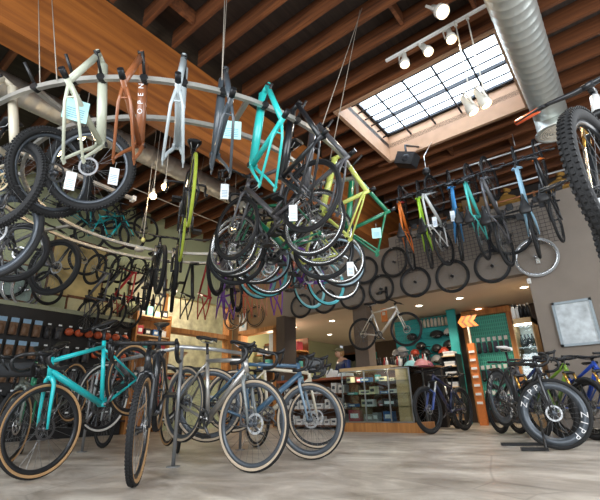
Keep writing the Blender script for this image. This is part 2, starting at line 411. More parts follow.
def wheel(parent, R_, tw, M, side=None, rim=None, depth=0.028, rotor=None, knob=False, name='wheel', tire_mat=None, spoke_r=0.0013, letters=None):
    side_n = side.name if side else '-'; rim = rim or M_rim; tm = tire_mat or M_tire
    k = (round(R_, 3), round(tw, 3))
    o = link(name, cached(('rim', k, depth, rim.name), lambda: mk_rim(R_-2*tw+0.004, depth).mesh('rim', rim)), parent, M)
    link('tire', cached(('tire', k, side_n, knob, tm.name), lambda: mk_tire(R_, tw, side, knob).mesh('tire', [tm, side or tm])), o)
    link('spokes', cached(('sp', k, depth, spoke_r), lambda: mk_spokes(R_-2*tw-depth+0.004, r=spoke_r).mesh('spokes', M_spoke)), o)
    if rotor: link('brake_rotor', cached(('rotor', rotor.name), lambda: mk_rotor().mesh('brake_rotor', rotor)), o, Matrix.Translation((0, 0.036, 0)))
    if letters:
        mb = MB()
        txt, size, r_, arcs = letters[:4]; offy = letters[4] if len(letters) > 4 else 0.0125
        for sgn in (1, -1):
            for a0 in arcs:
                for i, chx in enumerate(txt):
                    a = a0+(i-(len(txt)-1)/2)*size*0.86/r_*(-1)
                    # letter upright, radial outwards
                    out = V((math.cos(a), 0, math.sin(a))); tan_ = V((math.sin(a), 0, -math.cos(a)))
                    nrm = V((0, -1, 0)) if sgn < 0 else V((0, 1, 0))
                    pos = out*r_ + nrm*offy
                    aa = a
                    Mx = basis(pos, out.cross(nrm), out, nrm)
                    if sgn > 0:
                        a_m = a0-(i-(len(txt)-1)/2)*size*0.86/r_*(-1); out = V((math.cos(a_m), 0, math.sin(a_m))); Mx = basis(out*r_+nrm*offy, out.cross(nrm), out, nrm)
                    add_text(mb, chx, size, Mx, 0.0006)
        mb.build('rim_lettering', M_lettering, o)
    return o

def mk_frame(kind, full=True):
    g = GEO[kind]; rt, rd, rs = g['r']; mb = MB()
    BB, ST, HB, HT = p3(g['BB']), p3(g['ST']), p3(g['HB']), p3(g['HT']); RH = V((0, 0, g['R']))
    mb.tube([HB-(HT-HB)*0.03, HT+(HT-HB)*0.03], [0.024, 0.021], 12)
    dt0 = lerp(HB, HT, 0.22); tt0 = lerp(HB, HT, 0.80)
    mb.tube([dt0, lerp(dt0, BB, 0.5), BB], [rd*1.05, rd*1.1, rd], 10)
    ste = BB+(ST-BB)*0.93
    if kind == 'mtb': mb.tube([tt0, lerp(tt0, ste, 0.6)+V((0, 0, -0.02)), ste], [rt*1.2, rt, rt], 10)
    elif kind == 'kid': mb.tube([tt0, lerp(tt0, ste, 0.5)+V((0, 0, -0.03)), BB+(ST-BB)*0.8], rt, 10)
    else: mb.tube([tt0, ste], [rt*1.05, rt], 10)
    mb.tube([BB, ST+(ST-BB)*0.03], [rs*1.15, rs], 10)
    mb.tube([BB+V((0, -0.036, 0)), BB+V((0, 0.036, 0))], 0.024, 14)
    for s_ in (-1, 1):
        H = RH+V((0.0, s_*0.066, 0))
        mb.tube([BB+V((-0.01, s_*0.022, 0)), lerp(BB, RH, 0.25)+V((0, s_*0.035, -0.004)), lerp(BB, RH, 0.55)+V((0, s_*0.055, 0)), H], [0.016, 0.015, 0.012, 0.010], 8)
        sj = BB+(ST-BB)*(0.88 if kind in ('road', 'race', 'carbon', 'gravel') else 0.84)
        mb.tube([sj+V((0, s_*0.012, 0)), lerp(sj, RH, 0.22)+V((0, s_*0.04, 0)), H], [0.012, 0.011, 0.010], 8)
        mb.box(H+V((0, 0, -0.008)), (0.035, 0.008, 0.045))
    mb.tube([lerp(sj, RH, 0.16)+V((0, -0.035, 0)), lerp(sj, RH, 0.16)+V((0, 0.035, 0))], 0.007, 6)
    return mb
def mk_fork(kind):
    g = GEO[kind]; mb = MB(); HB, HT = p3(g['HB']), p3(g['HT']); ax = (HT-HB).normalized(); FH = V((g['WB'], 0, g['R']))
    c = HB-ax*0.012
    if kind != 'mtb': mb.tube([HB-ax*0.004, HB-ax*0.03], 0.026, 12)
    for s_ in (-1, 1):
        cr = HB-ax*0.035+V((0, s_*(0.030 if kind != 'mtb' else 0.055), 0))
        sh = HB-ax*0.075+V((0, s_*0.053, 0)); ft = FH+V((0, s_*0.058, 0))
        if kind == 'mtb':
            L = (FH-HB).dot(-ax); pl = HB-ax*(L+0.01); off = FH-pl
            top = HB-ax*0.03+V((0, s_*0.065, 0)); mid = HB-ax*0.22+V((0, s_*0.065, 0))
            if s_ > 0: mb.tube([mid+V((0, 0, -0.01)), mid+V((0.05, -0.03, 0.045)), mid+V((0.05, -0.10, 0.045)), mid+V((0, -0.13, -0.01))], 0.012, 6)
            mb.tube([mid+V((0, 0, 0)), lerp(mid, pl+V((0, s_*0.065, 0)), 0.9), FH+V((0, s_*0.065, 0))], [0.023, 0.020, 0.016], 10)
        else:
            mb.tube([HB-ax*0.022+V((0, s_*0.012, 0)), cr+V((0, s_*0.008, 0)), sh, lerp(sh, ft, 0.6)+V((0.004, 0, 0)), ft], [0.022, 0.019, 0.016, 0.012, 0.009], 10)
    return mb
def mk_crown():
    g = GEO['mtb']; HB, HT = p3(g['HB']), p3(g['HT']); ax = (HT-HB).normalized()
    return MB().tube([HB-ax*0.028+V((0, -0.078, 0)), HB-ax*0.02+V((0, -0.03, 0)), HB-ax*0.016, HB-ax*0.02+V((0, 0.03, 0)), HB-ax*0.028+V((0, 0.078, 0))], [0.02, 0.023, 0.027, 0.023, 0.02], 8)
def mk_stanchion(s_):
    g = GEO['mtb']; mb = MB(); HB, HT = p3(g['HB']), p3(g['HT']); ax = (HT-HB).normalized()
    mb.tube([HB-ax*0.02+V((0, s_*0.065, 0)), HB-ax*0.24+V((0, s_*0.065, 0))], 0.0175, 10)
    return mb
def mk_saddle(L=0.27, W=0.145):
    mb = MB(); sec = [(-L*0.5, W*0.38, 0.0), (-L*0.44, W*0.48, 0.006), (-L*0.25, W*0.5, 0.008), (-L*0.02, W*0.30, 0.002), (L*0.22, W*0.16, 0), (L*0.42, W*0.13, 0.0), (L*0.5, W*0.06, -0.01)]
    b = len(mb.v); n = 10
    for (x, hw, dz) in sec:
        for j in range(n):
            a = 2*math.pi*j/n; zz = math.sin(a); mb.v.append(V((x, math.cos(a)*hw, dz+(0.014*zz if zz > 0 else 0.022*zz))))
    for i in range(len(sec)-1):
        for j in range(n): mb.face([b+i*n+j, b+(i+1)*n+j, b+(i+1)*n+(j+1) % n, b+i*n+(j+1) % n], True)
    mb.face([b+j for j in range(n)]); mb.face([b+(len(sec)-1)*n+j for j in range(n)][::-1])
    return mb
def mk_rails():
    mb = MB()
    for s_ in (-1, 1): mb.tube([(-0.10, s_*0.035, -0.015), (-0.05, s_*0.022, -0.042), (0.05, s_*0.022, -0.042), (0.10, s_*0.01, -0.012)], 0.0035, 6)
    return mb
def dropbar_pts(s_, w_=0.215):
    # local: clamp at origin, forward +x, side y
    P = [(0, 0.03), (0, 0.17), (0.012, w_-0.01), (0.06, w_), (0.088, w_), (0.100, w_), (0.090, w_+0.005), (0.06, w_+0.008), (0.02, w_+0.01), (-0.035, w_+0.012)]
    Z = [0, 0, 0, 0.002, -0.012, -0.045, -0.085, -0.112, -0.128, -0.135]
    return [V((p[0], s_*p[1], z)) for p, z in zip(P, Z)]
def mk_dropbar():
    mb = MB(); mb.tube([(0, -0.05, 0), (0, 0.05, 0)], 0.0155, 8)
    for s_ in (-1, 1): mb.tube(dropbar_pts(s_), [0.0135]+[0.0155]*9, 8)
    return mb
def mk_hood(q):
    mb = MB()
    for s_ in (q,):
        y = s_*0.216
        mb.tube([(0.075, y, 0.004), (0.11, y, 0.016), (0.145, y, 0.030), (0.158, y, 0.052)], [0.016, 0.017, 0.015, 0.010], 8)
        mb.tube([(0.150, y+s_*0.004, 0.018), (0.148, y+s_*0.006, -0.03), (0.125, y+s_*0.01, -0.085)], [0.008, 0.007, 0.005], 6, flat=1.6)
    return mb
def mk_flatbar(w_=0.37):
    mb = MB(); mb.tube([(-0.035, -w_, 0.03), (-0.01, -w_*0.5, 0.024), (0, -0.06, 0), (0, 0.06, 0), (-0.01, w_*0.5, 0.024), (-0.035, w_, 0.03)], [0.011, 0.012, 0.0155, 0.0155, 0.012, 0.011], 8); return mb
def mk_grip(q, w_=0.37):
    mb = MB()
    for s_ in (q,): mb.tube([(-0.024, s_*(w_-0.13), 0.027), (-0.036, s_*(w_+0.005), 0.030)], 0.0165, 10)
    return mb
def mk_lever(q, w_=0.37):
    mb = MB()
    for s_ in (q,):
        mb.tube([(0.0, s_*(w_-0.17), 0.02), (0.03, s_*(w_-0.165), 0.008), (0.045, s_*(w_-0.10), -0.006), (0.04, s_*(w_-0.02), -0.01)], [0.011, 0.008, 0.005, 0.005], 6)
    return mb
def mk_crank():
    mb = MB(); mb.revolve([(0.082, -0.042), (0.060, -0.042), (0.060, -0.046), (0.082, -0.046)], 32, 'y', smooth=False)
    for i in range(5):
        a = i*2*math.pi/5; mb.tube([(0, -0.044, 0), (0.064*math.cos(a), -0.044, 0.064*math.sin(a))], 0.007, 6)
    for s_, a in ((-1, R(-38)), (1, R(142))):
        mb.tube([(0, s_*0.055, 0), (0.17*math.cos(a), s_*0.068, 0.17*math.sin(a))], [0.015, 0.011], 8)
    mb.tube([(0, -0.06, 0), (0, 0.06, 0)], 0.017, 12); return mb
def mk_pedal():
    return MB().box((0, 0, 0), (0.095, 0.085, 0.022)).tube([(0, -0.05, 0), (0, 0.05, 0)], 0.008, 6)
def mk_drive(kind):
    g = GEO[kind]; mb = MB(); BB = p3(g['BB'], -0.044); RH = V((0, -0.044, g['R']))
    for i, r_ in enumerate((0.062, 0.052, 0.042, 0.032)): mb.revolve([(r_, -0.040+i*-0.0-0.004*0), (r_-0.006, -0.040), (r_-0.006, -0.043-i*0.003), (r_, -0.043-i*0.003)], 20, 'y', center=(0, 0, g['R']), smooth=False)
    up_ = V((0, 0, 1)); mb.tube([BB+V((0, 0, 0.080)), RH+V((0, 0, 0.050))], 0.004, 4); mb.tube([BB+V((0, 0, -0.080)), RH+V((0.04, 0, -0.16))], 0.004, 4)
    mb.tube([RH+V((0.0, 0, -0.03)), RH+V((0.03, -0.01, -0.075)), RH+V((0.045, -0.01, -0.155))], [0.012, 0.014, 0.012], 6)
    mb.revolve([(0.024, -0.052), (0.010, -0.052), (0.010, -0.06), (0.024, -0.06)], 14, 'y', center=(0.045, 0, g['R']-0.155)); mb.revolve([(0.022, -0.052), (0.010, -0.052), (0.010, -0.06), (0.022, -0.06)], 14, 'y', center=(0.03, 0, g['R']-0.085))
    return mb

def cobj(name, key, fn, m, parent, M=None, label=None):
    return link(name, cached((name, key, m.name), lambda: fn().mesh(name, m)), parent, M, label)

def bicycle(name, label, cat, M, kind='road', col=None, fork_col=None, side=None, rim=None, depth=0.028, rotor=M_steel, knob=False,
            steer=0.0, saddle=None, bar='drop', group=None, tags=0, letters=None, pedals=True, stanch=None, tire_mat=None, fine=True, barcol=None, bag=False, gripcol=None):
    g = GEO[kind]; t = thing(name, label, cat, M, group); col = col or M_black; fork_col = fork_col or col; saddle = saddle or M_black
    HB, HT = p3(g['HB']), p3(g['HT']); ax = (HT-HB).normalized()
    S = Matrix.Translation(HB) @ Matrix.Rotation(steer, 4, ax) @ Matrix.Translation(-HB)
    fr = cobj('frame', kind, lambda: mk_frame(kind), col, t)
    fk = cobj('fork', kind, lambda: mk_fork(kind), fork_col, t, S)
    if kind == 'mtb':
        for q in (-1, 1): cobj('stanchion', q, lambda: mk_stanchion(q), stanch or M_steel, fk)
        cobj('fork_crown', 0, mk_crown, M_black, fk)
    wheel(t, g['R'], g['tw'], S @ Matrix.Translation((g['WB'], 0, g['R'])), side, rim, depth, rotor, knob, 'front_wheel', tire_mat, letters=letters)
    wheel(t, g['R'], g['tw'], Matrix.Translation((0, 0, g['R'])), side, rim, depth, rotor if fine else None, knob, 'rear_wheel', tire_mat, letters=letters)
    cobj('crankset', 0, mk_crank, M_chain, t, Matrix.Translation(p3(g['BB'])))
    if pedals:
        for s_, a in ((-1, R(-38)), (1, R(142))): cobj('pedal', 0, mk_pedal, M_black, t, Matrix.Translation(p3(g['BB'])+V((0.17*math.cos(a), s_*0.118, 0.17*math.sin(a)))))
    if fine: cobj('drivetrain', kind, lambda: mk_drive(kind), M_chain, t)
    ST, BB = p3(g['ST']), p3(g['BB']); sdir = (ST-BB).normalized(); sp_top = ST+sdir*((g['SZ']-0.04-ST.z)/sdir.z)
    cobj('seat_post', kind, lambda: MB().tube([ST-sdir*0.03, sp_top], 0.0135, 10).box(sp_top+V((0, 0, 0.004)), (0.05, 0.03, 0.018)), M_blackm, t)
    sd = cobj('saddle', 0, mk_saddle, saddle, t, Matrix.Translation((sp_top.x+0.01, 0, g['SZ'])))
    cobj('saddle_rails', 0, mk_rails, M_steel, sd)
    so = HT+ax*0.035; fx = V((math.sin(math.acos(max(-1, min(1, ax.z)))), 0, 0)); rf = V((ax.z, 0, -ax.x))
    cl = so+rf*(0.095 if bar == 'drop' else 0.055)+V((0, 0, 0.004))
    cobj('stem', (kind, bar), lambda: MB().tube([HT, so+ax*0.022], 0.0165, 10).tube([so, cl], [0.017, 0.015], 8).tube([cl+V((0, -0.025, 0)), cl+V((0, 0.025, 0))], 0.019, 8), barcol or M_blackm, t, S)
    CL = S @ Matrix.Translation(cl)
    if bar == 'drop':
        hb = cobj('handlebar', 'drop', mk_dropbar, M_black, t, CL); [cobj('brake_lever', ('drop', q), lambda: mk_hood(q), M_blackm, hb) for q in (-1, 1)]
    else:
        w_ = 0.38 if kind == 'mtb' else 0.28
        hb = cobj('handlebar', ('flat', w_), lambda: mk_flatbar(w_), barcol or M_blackm, t, CL); [(cobj('grip', (q, w_), lambda: mk_grip(q, w_), gripcol or M_black, hb), cobj('brake_lever', (q, w_), lambda: mk_lever(q, w_), M_blackm, hb)) for q in (-1, 1)]
    if bag:
        cobj('handlebar_bag', 0, lambda: MB().tube([(0.06, -0.16, -0.03), (0.06, 0.16, -0.03)], 0.07, 14), mat('black_bag_fabric', (0.02, 0.022, 0.025), 0.9), t, CL)
    return t

# placement: front hub F, rear hub Rr, plane containing 'up'
def bike_matrix(F, Rr, kind, up=V((0, 0, 1))):
    g = GEO[kind]; x = (F-Rr).normalized(); y = up.cross(x).normalized(); z = x.cross(y)
    s_ = (F-Rr).length/g['WB']; o = Rr-z*g['R']*s_
    return basis(o, x*s_, y*s_, z*s_)
def solve_rear(F, Rp, wb, far=True):
    d = ray(*Rp).normalized(); b = d.dot(CAM-F); c = (CAM-F).dot(CAM-F)-wb*wb; disc = b*b-c
    t = -b if disc < 0 else -b+math.sqrt(disc)*(1 if far else -1)
    q = CAM+d*t
    if disc < 0: q = F+(q-F).normalized()*wb
    return q
def floor_front(px, py, R_): return at(px, py, 2, 0)+V((0, 0, R_))

# ================================================================== RING RACK
RC = V((-3.93, 2.70, 0)); RO, RIN, ZRING = 2.13, 1.68, 2.80
def rp(th, r, z): return V((RC.x+r*math.cos(th), RC.y+r*math.sin(th), z))
def theta_px(px, py): q = at(px, py, 2, ZRING)-RC; return math.atan2(q.y, q.x)
ring = thing('hanging_ring_rack', 'huge double steel ring rack hung from the roof on thin cables', 'rack', loc=(RC.x, RC.y, ZRING))
M_ring = mat('galvanised_ring_steel', (0.50, 0.49, 0.45), 0.38, 0.55, var=0.1)
for r_, nm in ((RO, 'outer_ring'), (RIN, 'inner_ring')):
    MB().revolve([(r_+0.016, 0.020), (r_-0.016, 0.020), (r_-0.016, -0.020), (r_+0.016, -0.020)], 96, 'z', smooth=False).build(nm, M_ring, ring)
me = MB().box2((RIN, -0.02, -0.015), (RO, 0.02, 0.015)).mesh('spacer_arm', M_ring)
for i in range(8): link('spacer_arm', me, ring, Matrix.Rotation(R(22+45*i), 4, 'Z'))
me = MB().tube([(RO, 0, 0.01), (RO+0.13, 0, 0.13)], 0.012, 8).tube([(RO-0.028, 0, 0.0), (RO+0.028, 0, 0.0)], 0.03, 8).mesh('peg', M_black)
for px, py in ((36, 88), (70, 76), (97, 71), (141, 68), (184, 74), (226, 84), (269, 100), (300, 118), (320, 138), (344, 170)):
    link('peg', me, ring, Matrix.Rotation(theta_px(px, py), 4, 'Z'))
M_cable = mat('steel_cable', (0.35, 0.31, 0.26), 0.5, 0.4)
def cable(a, b, parent):
    b_ = a+(V(b)-a); MB().tube([a-parent.location, V(b)-parent.location], 0.0045, 5).build('suspension_cable', M_cable, parent)
for (bx, by), (tx, ty), zt_ in (((40, 86), (38, -30), 5.0), ((57, 80), (50, -30), 5.0), ((222, 80), (226, -40), 5.0), ((219, 130), (229, -40), 5.0), ((318, 138), (362, 8), 5.0), ((330, 160), (360, 10), 5.0)):
    cable(at(bx, by, 2, ZRING), at(tx, ty, 2, zt_), ring)
for px in (134, 184, 243): cable(at(px, 257, 2, ZRING), at(px+4, 257, 2, ZRING)+V((0.1, 0.2, 2.7)), ring)

def frame_matrix(head, out, alpha, kind='road', s_=1.0):
    g = GEO[kind]; Z = V((0, 0, 1)); u = Z*math.cos(alpha)+out*math.sin(alpha); v = out*math.cos(alpha)-Z*math.sin(alpha)
    bh = V((g['HT'][0]-g['BB'][0], g['HT'][1]-g['BB'][1])).normalized(); ul = bh; vl = V((-bh.y, bh.x))
    # local x = ul.x*u + vl.x*v ; local z = ul.y*u + vl.y*v
    X = (u*ul.x+v*vl.x); Zz = (u*ul.y+v*vl.y); Y = Zz.cross(X)
    X *= s_; Y *= s_; Zz *= s_
    o = head-X*g['HT'][0]-Zz*g['HT'][1]
    return basis(o, X, Y, Zz)
def price_tag(pos, face, label, w_=0.065, h_=0.14, m=None, group=None):
    z = V((0, 0, 1)); n = V((face.x, face.y, 0)).normalized(); x = z.cross(n)*1.0
    t = thing('price_tag', label, 'tag', basis(pos, x, -n, z), group)
    link('card', cached(('card', w_, h_, (m or M_tag).name), lambda: MB().box((0, 0, -h_/2), (w_, 0.002, h_)).mesh('card', m or M_tag)), t)
    link('print_lines', cached(('lines', w_, h_), lambda: lines_mb(w_, h_).mesh('print_lines', mat('blue_print', (0.18, 0.34, 0.50), 0.6))), t)
    link('tie', cached(('tie',), lambda: MB().tube([(0, 0, 0), (0.003, 0, 0.05)], 0.001, 4).mesh('tie', M_tag)), t)
    return t
def lines_mb(w_, h_):
    mb = MB()
    for i in range(5):
        for s_ in (-1, 1): mb.box((0, s_*0.0012, -h_*(0.45+0.1*i)), (w_*0.7, 0.0006, h_*0.035))
    return mb
CC = lambda p: V((-p.x, -p.y, 0)).normalized()   # towards the camera

def frameset(px, py, name, label, colr, zh=2.97, alpha=22, kind='carbon', s_=1.0, clamp=M_blackm, dth=0, accents=None):
    H = at(px, py, 2, zh); out = V((H.x-RC.x, H.y-RC.y, 0)).normalized(); out = Matrix.Rotation(R(dth), 3, 'Z') @ out
    t = thing('hanging_frameset', label, 'bike frame', frame_matrix(H, out, R(alpha), kind, s_))  # a bare bicycle frame
    g = GEO[kind]; BB, ST = p3(g['BB']), p3(g['ST'])
    fr = cobj('frame_tubes', kind, lambda: mk_frame(kind), colr, t)
    cobj('seat_clamp', kind, lambda: MB().tube([ST-(ST-BB)*0.02, ST+(ST-BB)*0.10], 0.021, 10), clamp, t)
    cobj('head_cup', kind, lambda: MB().revolve([(0.024, 0.0), (0.015, 0.0), (0.015, -0.02), (0.024, -0.02)], 14, 'z'), M_black, t, Matrix.Translation(p3(g['HT'])+(p3(g['HT'])-p3(g['HB']))*0.06))
    cobj('bottom_bracket', 0, lambda: MB().tube([(0, -0.042, 0), (0, 0.042, 0)], 0.020, 12), M_black, t, Matrix.Translation(BB))
    return t
c_sage = paint('sage_white_paint', (0.52, 0.55, 0.44)); c_open = paint('burnt_orange_paint', (0.28, 0.095, 0.035)); c_icy = paint('pale_grey_blue_paint', (0.42, 0.48, 0.50))
c_slate = paint('dark_slate_paint', (0.06, 0.075, 0.09)); c_turq = paint('turquoise_paint', (0.03, 0.55, 0.52)); c_yel = paint('yellow_green_paint', (0.62, 0.68, 0.16)); c_emer = paint('emerald_paint', (0.01, 0.20, 0.10)); c_blk = paint('gloss_black_paint', (0.016, 0.018, 0.022))
c_teal = paint('teal_paint', (0.015, 0.50, 0.53)); c_ti = mat('bare_titanium', (0.46, 0.45, 0.43), 0.32, 0.75); c_blue = paint('steel_blue_paint', (0.05, 0.115, 0.19)); c_navy = paint('navy_paint', (0.02, 0.04, 0.14)); c_red = paint('red_paint', (0.45, 0.03, 0.03))
c_purple = paint('purple_paint', (0.14, 0.03, 0.30)); c_salmon = paint('salmon_orange_paint', (0.60, 0.15, 0.07)); c_or = paint('bright_orange_paint', (0.80, 0.20, 0.03)); c_lime = paint('lime_paint', (0.42, 0.75, 0.05)); c_sky = paint('sky_blue_paint', (0.05, 0.30, 0.68)); c_lb = paint('light_blue_paint', (0.35, 0.60, 0.78)); c_aqua = paint('aqua_paint', (0.10, 0.68, 0.62)); c_graph = paint('graphite_paint', (0.10, 0.10, 0.11)); c_whitep = paint('white_frame_paint', (0.72, 0.73, 0.72)); c_creamp = paint('cream_frame_paint', (0.62, 0.56, 0.44)); c_green = paint('dark_green_grey_paint', (0.12, 0.14, 0.12))

frameset(0, 76, 'f', 'white bicycle frame cut by the left edge on the ring rack', c_creamp, dth=0)
fA = frameset(97, 51, 'f', 'pale sage bicycle frame hanging from the near side of the ring', c_sage)
fB = frameset(141, 52, 'f', 'burnt orange bicycle frame with white lettering down its tube', c_open)
frameset(184, 55, 'f', 'pale grey blue bicycle frame with its forked stays facing us', c_icy)
frameset(226, 68, 'f', 'dark slate bicycle frame with a mint card tied on', c_slate)
frameset(269, 84, 'f', 'bright turquoise bicycle frame hung near the ring middle right', c_turq, alpha=24)
frameset(300, 102, 'f', 'black bicycle frame hanging just right of the turquoise one', c_blk)
frameset(321, 124, 'f', 'black bicycle frame hanging just left of the yellow green one', c_graph, alpha=18)
frameset(344, 154, 'f', 'yellow green bicycle frame hung at the right end of the ring', c_yel, alpha=24)
frameset(360, 178, 'f', 'dark emerald bicycle frame behind the yellow green one', c_emer, alpha=16)
# lettering down the tube of the orange frame
g = GEO['road']; HB, HT, BB = p3(g['HB']), p3(g['HT']), p3(g['BB']); d0 = lerp(HB, HT, 0.22); dx = (BB-d0).normalized()
mb = MB()
for a in (1,):   # same word on the underside facing outwards
    nn = V((dx.z, 0, -dx.x)); nn = nn if nn.z < 0 else -nn
    for sg in (-1,):
        n2 = nn*sg; add_text(mb, 'OPEN', 0.055, basis(lerp(d0, BB, 0.45)+n2*0.0375, dx*-1, n2.cross(dx*-1), n2), 0.001, lambda c: setattr(c, 'space_character', 2.2))
mb.build('tube_lettering', M_lettering, fB)

for px, py, D, lb in ((72, 172, 3.35, 'white price tag under the left stay of the sage frame'), (115, 168, 3.4, 'white price tag between the sage and orange frames'), (225, 184, 3.5, 'white price tag under the dark slate frame'), (293, 205, 3.3, 'white price tag hanging over the tangle of black wheels'), (350, 262, 4.0, 'white price tag below the yellow green frame')):
    p = atd(px, py, D); price_tag(p, CC(p), lb)
for px, py, D, lb in ((78, 100, 3.35, 'big mint card tied inside the sage frame'), (232, 121, 3.5, 'big mint card tied to the dark slate frame')):
    p = atd(px, py, D); q = price_tag(p, CC(p), lb, 0.15, 0.17, M_sky)
p = atd(376, 228, 4.2); price_tag(p, CC(p), 'pale mint card beside the emerald frame', 0.09, 0.11, M_sky)

# bikes hung level on the ring, each in a radial plane
NB = {}
def radial(th_deg, zhub, label, kind='road', colr=None, rim=None, side=None, rmid=None, front_in=True, knob=False, bar='drop', fine=False, tilt=0, tire_mat=None, dth=0, **kw):
    th = R(th_deg); wb = GEO[kind]['WB']; rm = rmid if rmid is not None else 1.5
    a = rp(th, rm-wb/2, zhub+tilt); b = rp(th, rm+wb/2, zhub-tilt)
    if dth: 
        c = (a+b)/2; q = Matrix.Rotation(R(dth), 3, 'Z'); a = c+q @ (a-c); b = c+q @ (b-c)
    F, Q = (a, b) if front_in else (b, a)
    return bicycle('bicycle', label, 'bicycle', bike_matrix(F, Q, kind), kind, colr, rim=rim, side=side, knob=knob, bar=bar, fine=fine, tire_mat=tire_mat, **kw)
# left side: two knobby mountain bikes whose wheels show large
DN = V((0, 0, -1))
def loose_wheel(px, py, D, yawd, lb, letters=None):
    c = atd(px, py, D); n = (CAM-c); n.z *= 0.35; n = Matrix.Rotation(R(yawd), 3, 'Z') @ n.normalized(); x = V((0, 0, 1)).cross(n).normalized(); z = x.cross(n)*-1
    if z.z < 0: x, z = -x, -z
    t = thing('bicycle_wheel', lb, 'bicycle wheel', basis(c, n.cross(z), n, z))
    wheel(t, 0.37, 0.030, Matrix.Identity(4), None, M_rimgrey, 0.028, M_chain, True, 'wheel', letters=letters)
    top = c+z*0.36; q = V((top.x, top.y, 0))-RC; rr = RIN if abs(q.length-RIN) < abs(q.length-RO) else RO; q = q.normalized()*rr+RC; link('hook', MB().tube([(0, 0, 0.345), tuple(t.matrix_world.inverted() @ V((q.x, q.y, ZRING)))], 0.006, 6).mesh('hook', M_steel), t)
loose_wheel(90, 168, 3.95, -24, 'knobby tyred wheel hung foremost at upper left behind the sage frame')
loose_wheel(53, 173, 4.0, 34, 'white lettered knobby wheel hung just left of the foremost one', ('MAXXIS', 0.028, 0.335, (R(60), R(-120)), 0.026))
Q = atd(6, 184, 3.9); F = solve_rear(Q, (-100, 200), 1.16)
bicycle('bicycle', 'hung blue grey mountain bike with a wheel half out of frame', 'bicycle', bike_matrix(F, Q, 'mtb'), 'mtb', c_blue, knob=True, bar='flat', rotor=mat('gold_rotor', (0.6, 0.48, 0.3), 0.4, 0.3))
Q = atd(2, 234, 4.1); F = solve_rear(Q, (-110, 250), 1.1)
bicycle('bicycle', 'hung road bike with pale disc rotor below the blue grey one', 'bicycle', bike_matrix(F, Q, 'road'), 'road', c_blk, rotor=mat('pale_rotor', (0.62, 0.64, 0.66), 0.45, 0.5), depth=0.05, rim=M_rimgrey)
# right side tangle
for th, z, kind, colr, rim, lb, kw in (
    (-3, 2.20, 'race', c_graph, M_rim, 'graphite road bike hung on the ring beneath the black frames', dict(rmid=1.52)),
    (7, 2.12, 'race', c_blk, M_rimsilver, 'black road bike with silver rims nearest in the tangle right of the ring', dict(rmid=1.32, front_in=False)),
    (19, 2.14, 'race', c_emer, M_rimsilver, 'dark green road bike with silver rims hung in the tangle', dict(rmid=1.25)),
    (31, 2.10, 'race', c_blk, M_rim, 'black road bike with black rims hung behind the dark green one', dict(rmid=1.2, front_in=False)),
    (43, 2.15, 'race', c_yel, M_rimsilver, 'yellow green road bike hung low in the tangle', dict(rmid=1.38)),
    (52, 2.20, 'race', c_blk, mat('blue_grey_rim', (0.30, 0.42, 0.50), 0.35, 0.3), 'black road bike with blue grey rims low in the tangle', dict(rmid=1.5)),
    (61, 2.12, 'race', c_whitep, M_rimsilver, 'pale road bike with silver rims right of the cyan rimmed bike', dict(rmid=1.6)),
    (72, 2.14, 'race', c_purple, mat('cyan_rim', (0.12, 0.55, 0.60), 0.35, 0.2), 'purple road bike with cyan rims on the ring', dict(rmid=1.65, side=mat('cyan_sidewall', (0.10, 0.50, 0.55), 0.6))),
    (82, 2.16, 'race', c_salmon, mat('pale_cyan_rim', (0.30, 0.60, 0.62), 0.35, 0.2), 'salmon road bike with pale cyan rims on the far ring', dict(rmid=1.65, side=mat('cyan_sidewall', (0.10, 0.50, 0.55), 0.6))),
    ): radial(th, z, lb, kind, colr, rim=rim, **kw)
radial(-32, 2.34, 'dark bike with yellow green tyres hung edge on behind the pale grey blue frame', 'race', c_blk, rmid=0.80, side=mat('yellow_green_sidewall', (0.50, 0.60, 0.06), 0.6), tire_mat=mat('yellow_green_tyre', (0.40, 0.50, 0.05), 0.7))
radial(208, 2.16, 'dark mountain bike with tilted wheels hung at the far left of the ring', 'mtb', c_graph, rmid=2.25, bar='flat')
radial(221, 2.22, 'black bike hung next to the one with tilted wheels', 'mtb', c_blk, rmid=2.45, bar='flat')
def far_theta(px): return math.degrees(theta_px(px, 262 if px < 240 else 258))
# far side of the ring: bikes seen edge on and frames hanging down
for px, kind, colr, lb, kw in ((152, 'mtb', c_blk, 'black bike hung edge on under the far arc', dict(bar='flat')), (176, 'mtb', c_blk, 'fat tyred black bike hung edge on in the middle of the far arc', dict(bar='flat')), (232, 'mtb', c_graph, 'dark bike hung edge on between purple and salmon frames', dict(bar='flat'))):
    radial(far_theta(px), 2.38, lb, kind, colr, rmid=1.9, **kw)
def far_frame(px, lb, colr, s_=0.98, dth=0, r_=None):
    th = R(far_theta(px)); rr = r_ or RO; H = rp(th, rr+0.04, 2.80); out = V((math.cos(th), math.sin(th), 0)); out = Matrix.Rotation(R(dth), 3, 'Z') @ out
    t = thing('hanging_frameset', lb, 'bike frame', frame_matrix(H, out, R(18), 'road', s_))  # frame and fork only, no wheels
    cobj('frame_tubes', 'road', lambda: mk_frame('road'), colr, t); cobj('fork', 'road', lambda: mk_fork('road'), colr, t); return t
